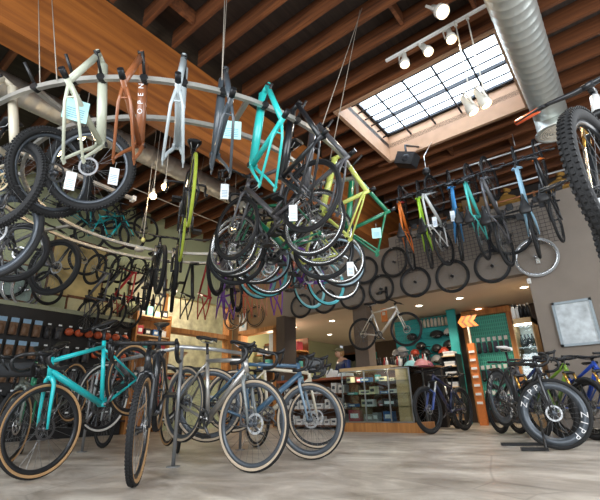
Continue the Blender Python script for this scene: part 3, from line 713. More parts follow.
for px, lb, colr, dth in ((164, 'dark frame and fork hung left of the fat tyred bike', c_graph, 10), (190, 'black frame with open fork hung right of the fat tyred bike', c_blk, 25), (206, 'red and black frame hung alone on the far arc', c_red, 30), (222, 'deep purple frame hung beside a dark bike on the far arc', c_purple, 20), (229, 'second purple frame hung close to the deep purple one', paint('violet_paint', (0.20, 0.07, 0.36)), -10), (244, 'salmon orange frame hung right of the dark edge-on bike', c_salmon, 10), (259, 'pale orange frame hung behind the cyan rimmed wheels', paint('pale_orange_paint', (0.62, 0.28, 0.16)), 10), (277, 'bright purple frame hung behind the silver rimmed wheels', paint('bright_purple_paint', (0.22, 0.05, 0.42)), 10)):
    far_frame(px, lb, colr, dth=dth)

# ================================================================== DUCTS, LIGHTS, CEILING HARDWARE
def duct_mat():
    m = bpy.data.materials.new('spiral_duct_metal'); m.use_nodes = True; nt = m.node_tree; b = nt.nodes['Principled BSDF']
    b.inputs['Base Color'].default_value = (0.62, 0.65, 0.62, 1); b.inputs['Metallic'].default_value = 0.8; b.inputs['Roughness'].default_value = 0.42
    n = nt.nodes.new('ShaderNodeTexNoise'); n.inputs['Scale'].default_value = 6; tc = nt.nodes.new('ShaderNodeTexCoord'); nt.links.new(tc.outputs['Object'], n.inputs[0])
    bp = nt.nodes.new('ShaderNodeBump'); bp.inputs['Strength'].default_value = 0.15; nt.links.new(n.outputs['Fac'], bp.inputs['Height']); nt.links.new(bp.outputs[0], b.inputs['Normal']); return m
M_duct = duct_mat()
def spiral_duct(y0, y1, r_, loc, label, dm=None, pitch=0.12):
    t = thing('spiral_duct', label, 'duct', loc=loc); dm = dm or M_duct; mb = MB(); nu = 40; prof = []
    n = int((y1-y0)/pitch)
    for i in range(n):
        yy = y0+i*pitch; prof += [(r_, yy), (r_, yy+pitch*0.86), (r_+0.003, yy+pitch*0.93)]
    prof.append((r_, y1))
    b = len(mb.v)
    k = len(prof)
    for j in range(nu):      # rings sheared along the axis so that the seams run as a spiral
        a = 2*math.pi*j/nu
        for (rd, ax) in prof: mb.v.append(V((rd*math.cos(a), ax+pitch*j/nu, rd*math.sin(a))))
    for j in range(nu-1):
        for i in range(k-1): mb.face([b+j*k+i, b+j*k+i+1, b+(j+1)*k+i+1, b+(j+1)*k+i], True)
    for i in range(k-4): mb.face([b+(nu-1)*k+i, b+(nu-1)*k+i+1, b+i+4, b+i+3], True)
    mb.build('duct_body', dm, t)
    return t
d1 = spiral_duct(-1.85, 6.6, 0.23, (-0.16, 0, 4.62), 'large spiral sheet metal duct right of the skylight', pitch=0.13)
mb = MB(); mb.revolve([(0.235, 6.55), (0.24, 6.75), (0.20, 6.86), (0.001, 6.86)], 32, 'y', close=False); mb.build('end_cap', M_duct, d1)
gr_ = MB().revolve([(0.23, 0.06), (0.23, -0.20), (0.27, -0.24), (0.27, -0.26), (0.22, -0.26), (0.22, 0.06)], 32, 'z', center=(0, 6.55, -0.10)).build('outlet_collar', M_duct, d1)
mb = MB()
for i in range(1, 7): mb.revolve([(0.033*i+0.008, 0.004), (0.033*i-0.008, 0.004), (0.033*i-0.008, -0.004), (0.033*i+0.008, -0.004)], 28, 'z', center=(0, 6.55, -0.355))
for i in range(4): mb.box((0, 6.55, -0.35), (0.43, 0.008, 0.008), Matrix.Rotation(i*math.pi/4, 3, 'Z'))
mb.build('outlet_grille', M_beige, gr_)
d2 = spiral_duct(-1.85, 8.1, 0.17, (-5.55, 0, 4.42), 'long slimmer spiral duct running behind the orange beam', dm=mat('dull_duct_metal', (0.42, 0.42, 0.40), 0.45, 0.7), pitch=0.14)
MB().revolve([(0.20, 0), (0.13, -0.06), (0.13, 0.1), (0.16, 0.1)], 24, 'z', center=(0.1, 5.3, -0.22)).build('round_diffuser', M_duct, d2)
# pale conduit rail under the left duct
t = thing('lighting_rail', 'pale straight rail running under the slim duct behind the wheels', 'rail', loc=(0, 0, 0))
a, b_ = at(20, 152, 2, 3.75), at(133, 199, 2, 3.75)
MB().box((a+b_)/2, (0.06, (b_-a).length, 0.05), Matrix.Rotation(math.atan2(-(b_-a).x, (b_-a).y), 3, 'Z')).build('rail_body', mat('grey_rail_metal', (0.42, 0.41, 0.39), 0.45, 0.4), t)
MB().box(b_, (0.11, 0.06, 0.08)).build('end_cap', M_white, t)

M_bulb = mat('warm_lamp_glow', (1.0, 0.72, 0.36), 0.5, emis=7)
M_lampbody = mat('lamp_housing_white', (0.62, 0.60, 0.54), 0.5)
def spot(pos, aim, label, group=None, s_=1.0, power=22, stem=0.0):
    aim = V(aim).normalized(); q = (-aim).to_track_quat('Z', 'Y').to_matrix()
    t = thing('spotlight', label, 'spotlight', Matrix.Translation(pos) @ q.to_4x4() @ Matrix.Scale(s_, 4), group)
    link('lamp_housing', cached(('sp_h',), lambda: MB().revolve([(0.055, 0.0), (0.052, 0.06), (0.03, 0.11), (0.026, 0.19), (0.001, 0.19), (0.001, 0.185), (0.022, 0.18), (0.026, 0.11), (0.048, 0.06), (0.05, 0.0)], 20, 'z', close=True).mesh('lamp_housing', M_lampbody)), t)
    link('bulb', cached(('sp_b',), lambda: MB().ball((0, 0, 0.005), 0.048, 8, (1, 1, 0.5)).mesh('bulb', M_bulb)), t)
    br = link('bracket', cached(('sp_br',), lambda: MB().box((0.062, 0, 0.12), (0.008, 0.02, 0.14)).box((0.03, 0, 0.19), (0.07, 0.02, 0.01)).mesh('bracket', M_lampbody)), t)
    l = bpy.data.lights.new('lamp_glow', 'SPOT'); l.energy = power; l.color = (1, 0.80, 0.56); l.spot_size = R(110); l.shadow_soft_size = 0.05; l.spot_blend = 0.6
    o = bpy.data.objects.new('lamp_glow', l); COL.objects.link(o); o.location = V(pos)+aim*0.09*s_; o.rotation_euler = aim.to_track_quat('-Z', 'Y').to_euler()
    return t
ZT = 4.86
a, b_ = at(386, 61, 2, ZT), at(489, 8, 2, ZT)
tr = thing('lighting_track', 'slim white lighting track in front of the skylight', 'track', loc=(0, 0, 0)); MB().box2((a.x, a.y-0.018, ZT-0.015), (b_.x, a.y+0.018, ZT+0.015)).build('track_bar', M_white, tr)
mb = MB().box2((b_.x-0.02, a.y-0.05, ZT-0.03), (b_.x+0.12, a.y+0.05, ZT+0.12)); mb.build('junction_box', M_lampbody, tr)
for i, (px, py, aim, lb) in enumerate(((404, 68, (0.0, -0.15, -1), 'leftmost lit spotlight on the track before the skylight'), (428, 56, (0.35, -0.25, -1), 'second lit spotlight along the track before the skylight'), (451, 45, (0.1, -0.2, -1), 'third lit spotlight along the track by the skylight corner'))):
    p = at(px, py-15, 2, ZT); p = V((p.x, a.y, ZT-0.2)); spot(p-V((0, 0, 0.03)), aim, lb, s_=1.15, power=26)
p = at(443, 12, 2, 4.68); spot(p, (0.5, -0.35, -1), 'large lit spotlight at the top edge above the skylight track', s_=1.5, power=30)
# two lamps hung from the track on long stems
for k, (px, py, tx, ty, lb) in enumerate(((474, 112, 456, 24, 'left one of two white spotlights hung on long stems below the skylight'), (487, 105, 466, 19, 'right one of two white spotlights hung on long stems below the skylight'))):
    p = at(px, py, 1, a.y); t = spot(p, (0.35, 0.3, -0.9), lb, s_=1.2, power=12)
    t2 = thing('lamp_stem', ('left' if k == 0 else 'right')+' pale stem hanging from the lighting track to a spotlight', 'stem', loc=p)
    MB().tube([(0, 0, 0.10), (0, 0, ZT-p.z)], 0.008, 6).build('stem', M_lampbody, t2); MB().tube([(0, 0, ZT-p.z-0.06), (0, 0, ZT-p.z)], 0.02, 8).build('track_adapter', M_lampbody, t2)
# pendant lamps over the left
for px, py, z, lb in ((165, 187, 3.6, 'brighter of two warm bulbs hung below the slim duct'), (153, 196, 3.6, 'left lower of two warm bulbs hung below the slim duct'), (234, 229, 3.6, 'warm bulb hung by the round diffuser of the slim duct'), (81, 136, 3.7, 'warm bulb seen inside the upper knobby wheel'), (57, 152, 3.7, 'warm bulb seen between the two knobby wheels')):
    p = at(px, py, 2, z)
    t = thing('pendant_bulb', lb, 'lamp', loc=p); MB().ball((0, 0, 0), 0.055, 8).build('bulb', M_bulb, t)
    MB().tube([(0, 0, 0.045), (0, 0, 0.13)], [0.03, 0.022], 10).build('socket', M_lampbody, t)
    MB().tube([(0, 0, 0.12), (0, 0, 5.0-z)], 0.005, 5).build('cord', M_lampbody, t)
    l = bpy.data.lights.new('pendant_glow', 'POINT'); l.energy = 6; l.color = (1, 0.76, 0.48); l.shadow_soft_size = 0.06
    o = bpy.data.objects.new('pendant_glow', l); COL.objects.link(o); o.location = p-V((0, 0, 0.09))
# cord with yellow knob hanging over the left wall
p = at(143, 240, 2, 2.9); t = thing('pull_cord', 'pale pull cord with a yellow toggle hanging before the green wall', 'cord', loc=p)
MB().tube([(0, 0, 0), (0, 0, 2.1)], 0.006, 5).build('cord', M_beige, t); MB().ball((0, 0, 0), 0.035, 6).build('toggle', paint('pale_yellow', (0.75, 0.70, 0.25)), t); MB().ball((-0.08, 0, -0.14), 0.07, 6, (1, 1, 0.5)).build('cup', M_beige, t)
# long thin diagonal wires under the roof at the left
t = thing('ceiling_conduit', 'thin pale conduit crossing the joists left of the ring', 'conduit', loc=(0, 0, 0))
MB().tube([at(133, 188, 2, 4.9), at(228, 227, 2, 4.9), at(262, 238, 2, 4.9)], 0.012, 6).build('conduit_run', M_beige, t)
# projector-like speaker under the skylight corner
p = at(407, 160, 1, 6.0); t = thing('ceiling_speaker', 'black speaker hung on a stem below the skylight corner', 'speaker', loc=p)
MB().box((0, 0, 0), (0.34, 0.22, 0.22), Matrix.Rotation(R(25), 3, 'Y')).build('cabinet', M_black, t); MB().tube([(0, 0, 0), (0, 0, 0.3), (0, SY1+0.03-p.y, 5.06-p.z)], 0.02, 6).build('stem', M_blackm, t); MB().revolve([(0.07, 0), (0.05, -0.012), (0.001, -0.005)], 16, 'y', center=(0.02, -0.112, -0.02), close=False).build('speaker_cone', M_blackm, t)
p2 = p+V((0.25, 0.15, -0.26)); t = thing('security_camera', 'small dark dome camera hung right below the speaker', 'camera', loc=p2)
MB().ball((0, 0, 0), 0.07, 8).build('dome', M_blackm, t); MB().tube([(0, 0, 0.05), (0, 0, 0.3), (0, SY1+0.03-p2.y, 5.06-p2.z)], 0.008, 6).build('stem', M_steel, t)

# ================================================================== BULKHEAD RACK AND WHEELS
# copper coloured rail and mesh panel on the bulkhead
t = thing('loft_railing', 'copper coloured tube railing along the loft edge', 'railing', loc=(-3.4, YB+0.05, 4.1))
M_copper = mat('copper_tube', (0.42, 0.17, 0.08), 0.4, 0.6)
MB().tube([(-3.6, 0, 0.12), (3.6, 0, 0.12)], 0.022, 8).build('rail_tube', M_copper, t)
me = MB().tube([(0, 0, 0), (0, 0, 0.12)], 0.012, 6).mesh('post', M_copper)
for i in range(9): link('post', me, t, Matrix.Translation((-3.5+i*0.87, 0, 0)))
t = thing('mesh_panel', 'black wire grid panel on the bulkhead behind the hung bikes', 'grid', loc=(-2.1, YB-0.03, 3.15))
mb = MB()
for i in range(41): mb.box((-1.6+i*0.08, 0, 0.42), (0.006, 0.006, 0.85))
for i in range(12): mb.box((0, 0, i*0.077), (3.2, 0.006, 0.006))
mb.build('grid_wires', M_blackm, t)
def hung_wheel(px, py, dia, label, side=None, rim=None, yy=YB-0.09, depth=0.03, dth=0, tire_mat=None):
    p = at(px, py, 1, yy); t = thing('bicycle_wheel', label, 'bicycle wheel', Matrix.Translation(p) @ Matrix.Rotation(R(dth), 4, 'Z'))
    # hung on a hook: parts under the wheel
    wheel(t, dia/2, 0.018, Matrix.Identity(4), side, rim, depth, None, False, 'wheel', tire_mat)
    link('hook', cached(('hook',), lambda: MB().tube([(0, 0.05, 0.31), (0, -0.03, 0.31), (0, -0.035, 0.33)], 0.006, 6).mesh('hook', M_steel)), t)
    return t
hw = [(301, 306, .64, 'leftmost', 8), (324.5, 301, .64, 'second from the left', 9), (352, 296, .66, 'third from the left', 8), (381, 289, .68, 'fourth from the left, just above the silver bike', -6), (415, 282, .68, 'fifth from the left, right of the silver bike', 5), (452, 276, .70, 'sixth, below the blue hung bike', 0), (492, 266, .68, 'seventh, below the aqua hung bike', 0)]
for px, py, dia, lb, dth in hw: hung_wheel(px, py, dia, 'black wheel on the low bulkhead row, '+lb, dth=dth)
hung_wheel(536, 257, .74, 'silver rimmed wheel at the right end of the low bulkhead row', rim=M_rimsilver, tire_mat=mat('grey_tyre', (0.35, 0.36, 0.37), 0.5))
hung_wheel(364, 270, .68, 'black wheel left of the upper bulkhead row', dth=10, yy=YB-0.14); hung_wheel(394, 262, .70, 'black wheel on the upper bulkhead row under the orange frame', dth=-8, yy=YB-0.14); hung_wheel(510, 235, .80, 'large black wheel on the wire grid behind the dark grey bike', yy=YB-0.14)
hung_wheel(233, 319, .62, 'tan tyred wheel hung above the wooden doorway, left one', side=M_tan, rim=M_rim, yy=7.7, dth=14); hung_wheel(255, 316, .62, 'tan tyred wheel hung above the wooden doorway, right one', side=M_tan, rim=M_rim, yy=YB-0.08, dth=12)
hung_wheel(238, 316, .62, 'black and tan wheel squeezed between the two tan wheels', side=M_tan, yy=7.9, dth=20)

# steel rack that carries the row of hung bikes
t = thing('bike_hanging_rack', 'pale steel tube rack running above the row of coloured bikes', 'rack', loc=(0, 0, 0))
YK = 7.35; M_rack = mat('pale_rack_steel', (0.62, 0.64, 0.66), 0.3, 0.7)
def yk(px, py, y=YK): return at(px, py, 1, y)
a, b_ = yk(398, 188), yk(560, 137); MB().tube([a, b_], 0.02, 8).build('top_rail', M_rack, t)
a2, b2 = yk(400, 208), yk(566, 161); MB().tube([a2+V((0, 0.30, 0)), b2+V((0, 0.30, 0))], 0.018, 8).build('middle_rail', M_rack, t)
a3, b3 = yk(405, 240, 7.9), yk(560, 200, 7.9); MB().tube([a3, b3], 0.016, 8).build('lower_rail', M_blackm, t)
for px, py in ((401, 187), (478, 163), (556, 138)):
    q = yk(px, py); MB().tube([q, V((q.x, YB-0.01, q.z-0.05))], 0.016, 8).tube([V((q.x, YB-0.01, q.z-0.05)), V((q.x, YB-0.01, 4.0))], 0.016, 8).build('bracket', M_rack, t)
for px, py in ((430, 176), (515, 146)):
    q = yk(px, py); MB().tube([q, V((q.x, q.y, 5.0))], 0.008, 6).build('hanger_rod', M_rack, t)
racked = [(401, 187, 419, 268, c_or, c_red, 'orange bike hung by its wheel at the left end of the row', 12, 0, M_tire),
 (418, 182, 435, 267, c_lime, c_lime, 'lime green bike hung second in the row beside the orange one', 14, 1, M_tire),
 (432, 176, 450, 264, c_whitep, c_whitep, 'white bike hung third in the row between lime and blue', -8, 0, M_tire),
 (447, 172, 470, 258, c_sky, c_sky, 'sky blue bike hung fourth in the row', 20, 1, M_tire),
 (468, 165, 491, 258, c_aqua, c_blk, 'aqua bike hung fifth in the row', 0, 0, M_tire),
 (486, 158, 513, 265, c_graph, c_graph, 'dark grey bike with the longest drop in the hung row', -5, 1, M_tire),
 (513, 149, 545, 256, c_lb, c_lb, 'pale blue bike hung second from the right end', 4, 0, M_tire),
 (535, 141, 566, 240, c_blk, c_or, 'black and orange bike hung at the right end of the row', -4, 1, M_tire)]
M_greytire = mat('grey_worn_tyre', (0.30, 0.31, 0.32), 0.55)
for i, (x0, y0, x1, y1, ca, cb, lb, dz, up_, tm) in enumerate(racked):
    A = yk(x0, y0); B = yk(x1, y1); L = A.z-B.z; kind = 'kid' if L < 1.66 else 'road'; g = GEO[kind]; s_ = L/(g['WB']+2*g['R'])
    F = V((A.x, YK, A.z-g['R']*s_)); Q = V((A.x, YK+0.05, B.z+g['R']*s_))
    dirn = Matrix.Rotation(R(dz), 3, 'Z') @ V((0, -1, 0))
    M_ = bike_matrix(F, Q, kind, up=dirn)
    bk = bicycle('bicycle', lb, 'bicycle', M_, kind, ca, cb, bar='flat', fine=True, rim=M_rim)
for px, py, lb in ((436, 225, 'white tag on the white hung bike'), (454, 219, 'white tag on the blue hung bike')):
    p = at(px-2, py-8, 1, 6.95); price_tag(p, V((0.2, -1, 0)), lb, 0.08, 0.2)

# storage in the loft
rnd = random.Random(3)
for i, (x, y_, kind_) in enumerate(((-5.6, 9.3, 'box'), (-4.9, 9.1, 'bike'), (-4.75, 9.25, 'wheel'), (-3.5, 8.9, 'box'), (-3.0, 9.25, 'box'), (-2.4, 8.95, 'bag'), (-1.9, 9.3, 'box'), (-1.4, 8.9, 'bag'), (-0.9, 9.2, 'box'), (-0.4, 8.9, 'bag'), (-6.4, 9.2, 'box'), (-5.6, 8.8, 'box'), (-2.0, 8.85, 'box'), (0.1, 9.2, 'box'))):
    cols = [('cardboard', (0.36, 0.22, 0.10)), ('dark cardboard', (0.16, 0.10, 0.06)), ('black plastic', (0.03, 0.03, 0.03))]
    cn, cc = cols[i % 3]; m = mat('loft_'+cn.replace(' ', '_'), cc, 0.8)
    place = ['far left', 'left end', 'left of the hung row', 'behind the orange bike', 'behind the lime bike', 'behind the blue bike', 'behind the aqua bike', 'behind the dark grey bike', 'behind the pale blue bike', 'behind the black and orange bike', 'farthest left', 'behind the first boxes', 'behind the amber bags', 'at the right end'][i]
    if kind_ == 'box':
        w_, d_, h_ = rnd.uniform(.35, .6), rnd.uniform(.3, .5), rnd.uniform(.3, .6)
        t = thing('storage_box', cn+' storage box on the loft, '+place, 'box', Matrix.Translation((x, y_, 4.08)) @ Matrix.Rotation(rnd.uniform(-.3, .3), 4, 'Z'))
        MB().box((0, 0, h_/2), (w_, d_, h_)).build('carton', m, t); MB().box((0, 0, h_+0.002), (0.05, d_, 0.003)).box((0, -d_/2-0.001, h_*0.85), (0.05, 0.002, h_*0.3)).build('tape', mat('brown_tape', (0.30, 0.20, 0.10), 0.4), t)
    elif kind_ == 'bag':
        t = thing('stuff_bag', 'amber coloured soft bag on the loft, '+place, 'bag', Matrix.Translation((x, y_, 4.08)) @ Matrix.Scale(1.25, 4)); m = mat('amber_bag_cloth', (0.52, 0.28, 0.06), 0.8)
        MB().ball((0, 0, 0.20), 0.2, 8, (1.2, 0.9, 1.0)).tube([(0, 0, 0.36), (0.03, 0, 0.44), (0.06, 0, 0.50)], [0.06, 0.035, 0.07], 10).build('bag_body', m, t); MB().revolve([(0.045, 0.43), (0.04, 0.44), (0.045, 0.45), (0.05, 0.44)], 12, 'z', center=(0.03, 0, 0)).build('drawstring', M_black, t)
    elif kind_ == 'wheel':
        t = thing('bicycle_wheel', 'black spare wheel stored upright on the loft', 'bicycle wheel', Matrix.Translation((x, y_, 4.08+0.34)) @ Matrix.Rotation(0.5, 4, 'Z')); wheel(t, 0.34, 0.02, Matrix.Identity(4), name='wheel')
    else:
        F = V((x, y_-0.3, 4.08+0.345)); Q = F+V((-0.9, 0.4, 0)); bicycle('bicycle', 'dark bike stored upright on the loft at the left', 'bicycle', bike_matrix(F, Q, 'road'), 'road', c_blk)

# silver bike hung before the bulkhead over the counter
F = at(406, 329, 1, 7.95); Q = at(363, 334, 1, 7.95); Q = F+(Q-F).normalized()*1.02
sb = bicycle('bicycle', 'silver fixed frame bike hung in mid air above the glass counter', 'bicycle', bike_matrix(F, Q, 'race'), 'race', mat('polished_silver_frame', (0.70, 0.68, 0.63), 0.3, 0.5), rim=M_rim, bar='flat', pedals=False)
t = thing('bike_hanger', 'dark wall bracket holding the silver bike to the bulkhead', 'bracket', loc=(Q.x+0.5, YB-0.01, 2.75)); MB().tube([(0, 0, 0.1), (0, -0.36, 0.0)], 0.02, 8).tube([(0, 0, -0.12), (0, 0, 0.2)], 0.03, 8).build('arm', M_black, t); MB().tube([(-0.06, -0.36, -0.02), (0.06, -0.36, -0.02)], 0.03, 8).build('cradle', M_black, t)
# small white sensor boxes
for px, py, lb in ((538, 261, 'small white box on the bulkhead inside the silver rimmed wheel'), (529, 281, 'small white sensor at the corner of the recess')):
    p = at(px, py, 1, YB-0.02); t = thing('wall_sensor', lb, 'sensor', loc=p); MB().box((0, 0, 0), (0.06, 0.04, 0.09)).build('sensor_case', M_white, t); MB().ball((0, -0.02, -0.015), 0.014, 6).build('sensor_lens', M_beige, t)

# ================================================================== RECESS
lights = [(294, 327), (332, 320.6), (329.6, 334.4), (292.4, 340), (366, 329), (459.5, 298), (482.5, 311), (524, 287), (419, 305.5)]
where = ['upper left, by the dark column', 'left middle, above the shop assistant', 'left, lower of the middle pair', 'lowest left, by the dark column', 'seen through the silver bike', 'centre right, right of the hats', 'above the green pegboard', 'by the right corner of the recess', 'centre, right of the silver bike']
M_dl = mat('downlight_glow', (1.0, 0.86, 0.66), 0.5, emis=12)
for (px, py), wh in zip(lights, where):
    p = at(px, py, 2, ZR)
    if p.y > 14: p = V((-8.0, 11.0, ZR))
    elif p.x > -5.3 and p.y > YR-0.2: p.y = YR-0.3
    t = thing('downlight', 'round ceiling light in the recess, '+wh, 'ceiling light', loc=(p.x, p.y, ZR)); MB().revolve([(0.10, 0), (0.10, -0.012), (0.075, -0.012), (0.075, 0)], 24, 'z').build('trim_ring', M_white, t)
    MB().revolve([(0.075, -0.006), (0.001, -0.006)], 24, 'z', close=False).build('lens', M_dl, t)
    l = bpy.data.lights.new('downlight_glow', 'SPOT'); l.energy = 75; l.color = (1, 0.84, 0.62); l.spot_size = R(140); l.spot_blend = 0.5; l.shadow_soft_size = 0.07
    o = bpy.data.objects.new('downlight_glow', l); COL.objects.link(o); o.location = (p.x, p.y, ZR-0.03)

M_slat = mat('teal_slat_board', (0.02, 0.33, 0.34), 0.55, var=0.05)
M_peg = mat('green_grid_board', (0.05, 0.33, 0.27), 0.55, var=0.05)
YW = 10.85
def wy(px, py, y=YW): return at(px, py, 1, y)
# teal wall of hats and helmets
a = wy(394, 322); b_ = wy(452, 316); t = thing('slat_wall', 'bright teal slat wall covered in helmets and caps', 'display wall', loc=(0, 0, 0))
mb = MB(); x0, x1 = a.x, b_.x; mb.box2((x0, YW, 0.05), (x1, YW+0.06, 2.64))
mb.build('board', M_slat, t)
mb = MB()
for i in range(17): mb.box2((x0, YW-0.006, 0.2+i*0.145), (x1, YW+0.001, 0.208+i*0.145))
mb.build('slat_grooves', mat('dark_teal_groove', (0.01, 0.16, 0.17), 0.6), t)
t = thing('display_board', 'narrow teal painted end panel right of the hat wall', 'panel', loc=(0, 0, 0)); MB().box2((x1+0.01, YW-0.45, 0.0), (x1+0.22, YW-0.38, 2.62)).build('panel_board', M_slat, t); MB().box2((x1+0.01, YW-0.47, 2.62), (x1+0.22, YW-0.36, 2.66)).build('panel_cap', M_slat, t)
M_hat = [mat('helmet_black', (0.02, 0.02, 0.022), 0.35), mat('helmet_grey', (0.22, 0.22, 0.23), 0.4), mat('helmet_white', (0.6, 0.6, 0.6), 0.4), mat('helmet_red', (0.45, 0.06, 0.03), 0.4)]
def mk_helmet():
    mb = MB(); n = 12; b = 0
    for i in range(7):
        th = math.pi/2*i/6
        for j in range(n):
            ph = 2*math.pi*j/n; r_ = math.sin(th); rib = 1+0.10*math.cos(ph*5)*math.sin(th)
            mb.v.append(V((0.135*r_*math.cos(ph)*rib*1.05, 0.10*r_*math.sin(ph)*rib, 0.12*math.cos(th))))
    for i in range(6):
        for j in range(n): mb.face([i*n+j, (i+1)*n+j, (i+1)*n+(j+1) % n, i*n+(j+1) % n], True)
    mb.face([6*n+j for j in range(n)]); return mb
def mk_cap():
    mb = MB(); mb.ball((0, 0, 0), 0.10, 8, (1.1, 0.9, 0.8)); mb.box((0.13, 0, -0.02), (0.12, 0.13, 0.012), Matrix.Rotation(0.25, 3, 'Y')); return mb
hats = [(397, 355, 0, 1, 'grey'), (402, 350, 1, 2, 'white'), (421, 346, 1, 0, 'black'), (437, 336, 0, 0, 'black'), (449, 334, 0, 2, 'white'), (437, 350, 0, 0, 'black'), (450, 346, 0, 0, 'black'), (403, 354, 1, 1, 'grey'), (415, 353, 1, 3, 'red'), (426, 353, 1, 0, 'black'), (437, 361, 0, 1, 'grey'), (452, 358, 0, 3, 'red'), (443, 363, 0, 0, 'black'), (441, 376, 0, 1, 'grey'), (454, 373, 0, 0, 'black'), (400, 362, 1, 2, 'white'), (456, 386, 0, 0, 'black'), (446, 389, 0, 0, 'black'), (458, 399, 0, 0, 'black'), (412, 337, 1, 0, 'black'), (447, 376, 0, 2, 'white'), (444, 353, 0, 3, 'red'), (450, 368, 0, 1, 'grey'), (448, 402, 0, 1, 'grey')]
rows_ = {}
for i, (px, py, cap_, mi, cn) in enumerate(hats):
    p = wy(px, py, YW-0.13); nm = 'cap' if cap_ else 'helmet'
    hcol = ['at the far left of the teal wall', 'above the counter end, upper left', 'left of the top helmets', 'on the top row, left', 'on the top row, right', 'second row, left of its twin', 'second row, right of its twin', 'low left above the counter', 'next to the black cap, low left', 'right of the red cap', 'third row, left', 'third row, far right', 'third row, between two others', 'fourth row, left', 'fourth row, right', 'just over the counter top', 'fifth row, right', 'fifth row, left', 'lowest on the teal wall', 'seen through the silver bike wheel', 'fourth row, between two dark ones', 'second row, between the twins', 'under the third row right helmet', 'lowest left by the black mountain bike'][i]
    t = thing(nm if not cap_ else 'cycling_cap', '%s %s %s' % (cn, nm, hcol), nm, Matrix.Translation(p) @ Matrix.Rotation(R(-60+20*(i % 4)), 4, 'Z') @ Matrix.Scale(1.3, 4))
    if cap_: link('cap_crown', cached(('cap', mi), lambda: mk_cap().mesh('cap_crown', M_hat[mi])), t)
    else:
        link('shell', cached(('hel', mi), lambda: mk_helmet().mesh('shell', M_hat[mi])), t); link('liner', cached(('lin',), lambda: MB().ball((0, 0, 0.0), 0.09, 6, (1.1, 0.9, 0.5)).mesh('liner', M_black)), t)
    link('hook', cached(('hh',), lambda: MB().tube([(0, 0, 0.0), (0, 0.01, 0.0)], 0.005, 4).box((0, 0, -0.012), (0.16, 0.14, 0.008)).mesh('hook', M_steel)), t)
# row of visors at the top
for i in range(9):
    p = wy(430+3.6*i-9, 324-0.9*i*0.5, YW-0.08); t = thing('water_bottle', 'pale upright item in the row along the top of the teal wall', 'bottle', loc=p, group='pale items along the top of the teal wall'); MB().tube([(0, 0, -0.11), (0, 0, 0.07), (0, 0, 0.11)], [0.038, 0.038, 0.018], 10).build('bottle_body', M_beige, t); MB().tube([(0, 0, 0.11), (0, 0, 0.135)], 0.017, 8).build('bottle_lid', M_black, t)
# wooden frame round the green pegboard
pa, pb = wy(462, 318), wy(507, 316); xa, xb = pa.x+0.0, pb.x
t = thing('pegboard', 'green gridded pegboard in an orange wooden frame', 'display board', loc=(0, 0, 0))
MB().box2((xa+0.1, YW+0.12, 0.3), (xb, YW+0.16, 2.6)).build('board', M_peg, t)
mb = MB()
n = 20
for i in range(n): x = xa+0.1+(xb-xa-0.1)*i/n; mb.box2((x, YW+0.105, 0.3), (x+0.02, YW+0.12, 2.6))
for i in range(26): z = 0.3+i*0.09; mb.box2((xa+0.1, YW+0.10, z), (xb, YW+0.118, z+0.02))
mb.build('grid', mat('pale_green_grid', (0.10, 0.55, 0.45), 0.5), t)
mb = MB(); mb.box2((xa-0.02, YW+0.02, 0), (xa+0.10, YW+0.18, 2.62)); mb.box2((xa, YW-0.05, 2.50), (xb+0.1, YW+0.18, 2.64)); mb.build('timber_frame', M_trimwood, t)
mb = MB(); mb.box2((xb-0.02, YW+0.0, 0), (xb+0.12, YW+0.18, 2.62)); mb.build('timber_post', M_trimwood, t)
prodm = [mat('package_black', (0.02, 0.02, 0.022), 0.5), mat('package_navy', (0.03, 0.04, 0.08), 0.5)]
for r_, (z0, nn) in enumerate(((1.86, 6), (1.20, 6), (0.62, 5))):
    for i in range(nn):
        x = xa+0.28+(xb-xa-0.35)*i/(nn-0.5); t = thing('packaged_product', 'black packaged product with white header card, %s row of the green pegboard' % ['top', 'middle', 'bottom'][r_], 'package', loc=(x, YW+0.06, z0), group='packages on the %s row of the green pegboard' % ['top', 'middle', 'bottom'][r_])
        link('package_body', cached(('pk', i % 2), lambda: MB().box((0, 0, -0.14), (0.085, 0.05, 0.24)).ball((0, -0.02, -0.24), 0.045, 6).mesh('package_body', prodm[i % 2])), t); link('header_card', cached(('hc',), lambda: MB().box((0, -0.005, 0.05), (0.075, 0.01, 0.09)).mesh('header_card', M_tag)), t)
# orange arrow totem
p = at(475.5, 370, 1, 9.9); p.z = 0
t = thing('arrow_totem', 'tall orange post display topped by a striped arrow board', 'display stand', loc=p)
M_tot = mat('orange_totem', (0.62, 0.19, 0.045), 0.5); a = at(469, 330, 1, 9.9)
MB().box2((-0.075, -0.06, 0), (0.075, 0.06, 1.72)).build('post', M_tot, t); MB().box2((-0.02, -0.03, 1.72), (0.02, 0.03, 2.1)).build('neck', M_beige, t)
def chevrons(xs, w_, yo, d_):
    mb = MB()
    for x in xs:
        for s_ in (-1, 1):   # half of a '<' : a slanted bar
            q = [(x, 0), (x+w_, 0), (x+w_+0.10, s_*0.13), (x+0.10, s_*0.13)]; k = len(mb.v)
            for yy in (yo, yo+d_): mb.v += [V((a, yy, 2.22+c)) for a, c in q]
            for f in ((0, 1, 2, 3), (7, 6, 5, 4), (0, 4, 5, 1), (1, 5, 6, 2), (2, 6, 7, 3), (3, 7, 4, 0)): mb.face([k+n for n in f])
    return mb
chevrons((-0.22, -0.08, 0.06), 0.085, -0.03, 0.03).build('arrow_board', M_tot, t)
chevrons((-0.135, 0.005), 0.055, -0.025, 0.02).build('arrow_stripe', mat('brown_stripe', (0.2, 0.08, 0.04), 0.6), t)
me = MB().box((0, -0.07, 0), (0.12, 0.02, 0.05)).mesh('label_card', M_tag)
for i in range(7): link('label_card', me, t, Matrix.Translation((0, 0, 0.45+i*0.18)))
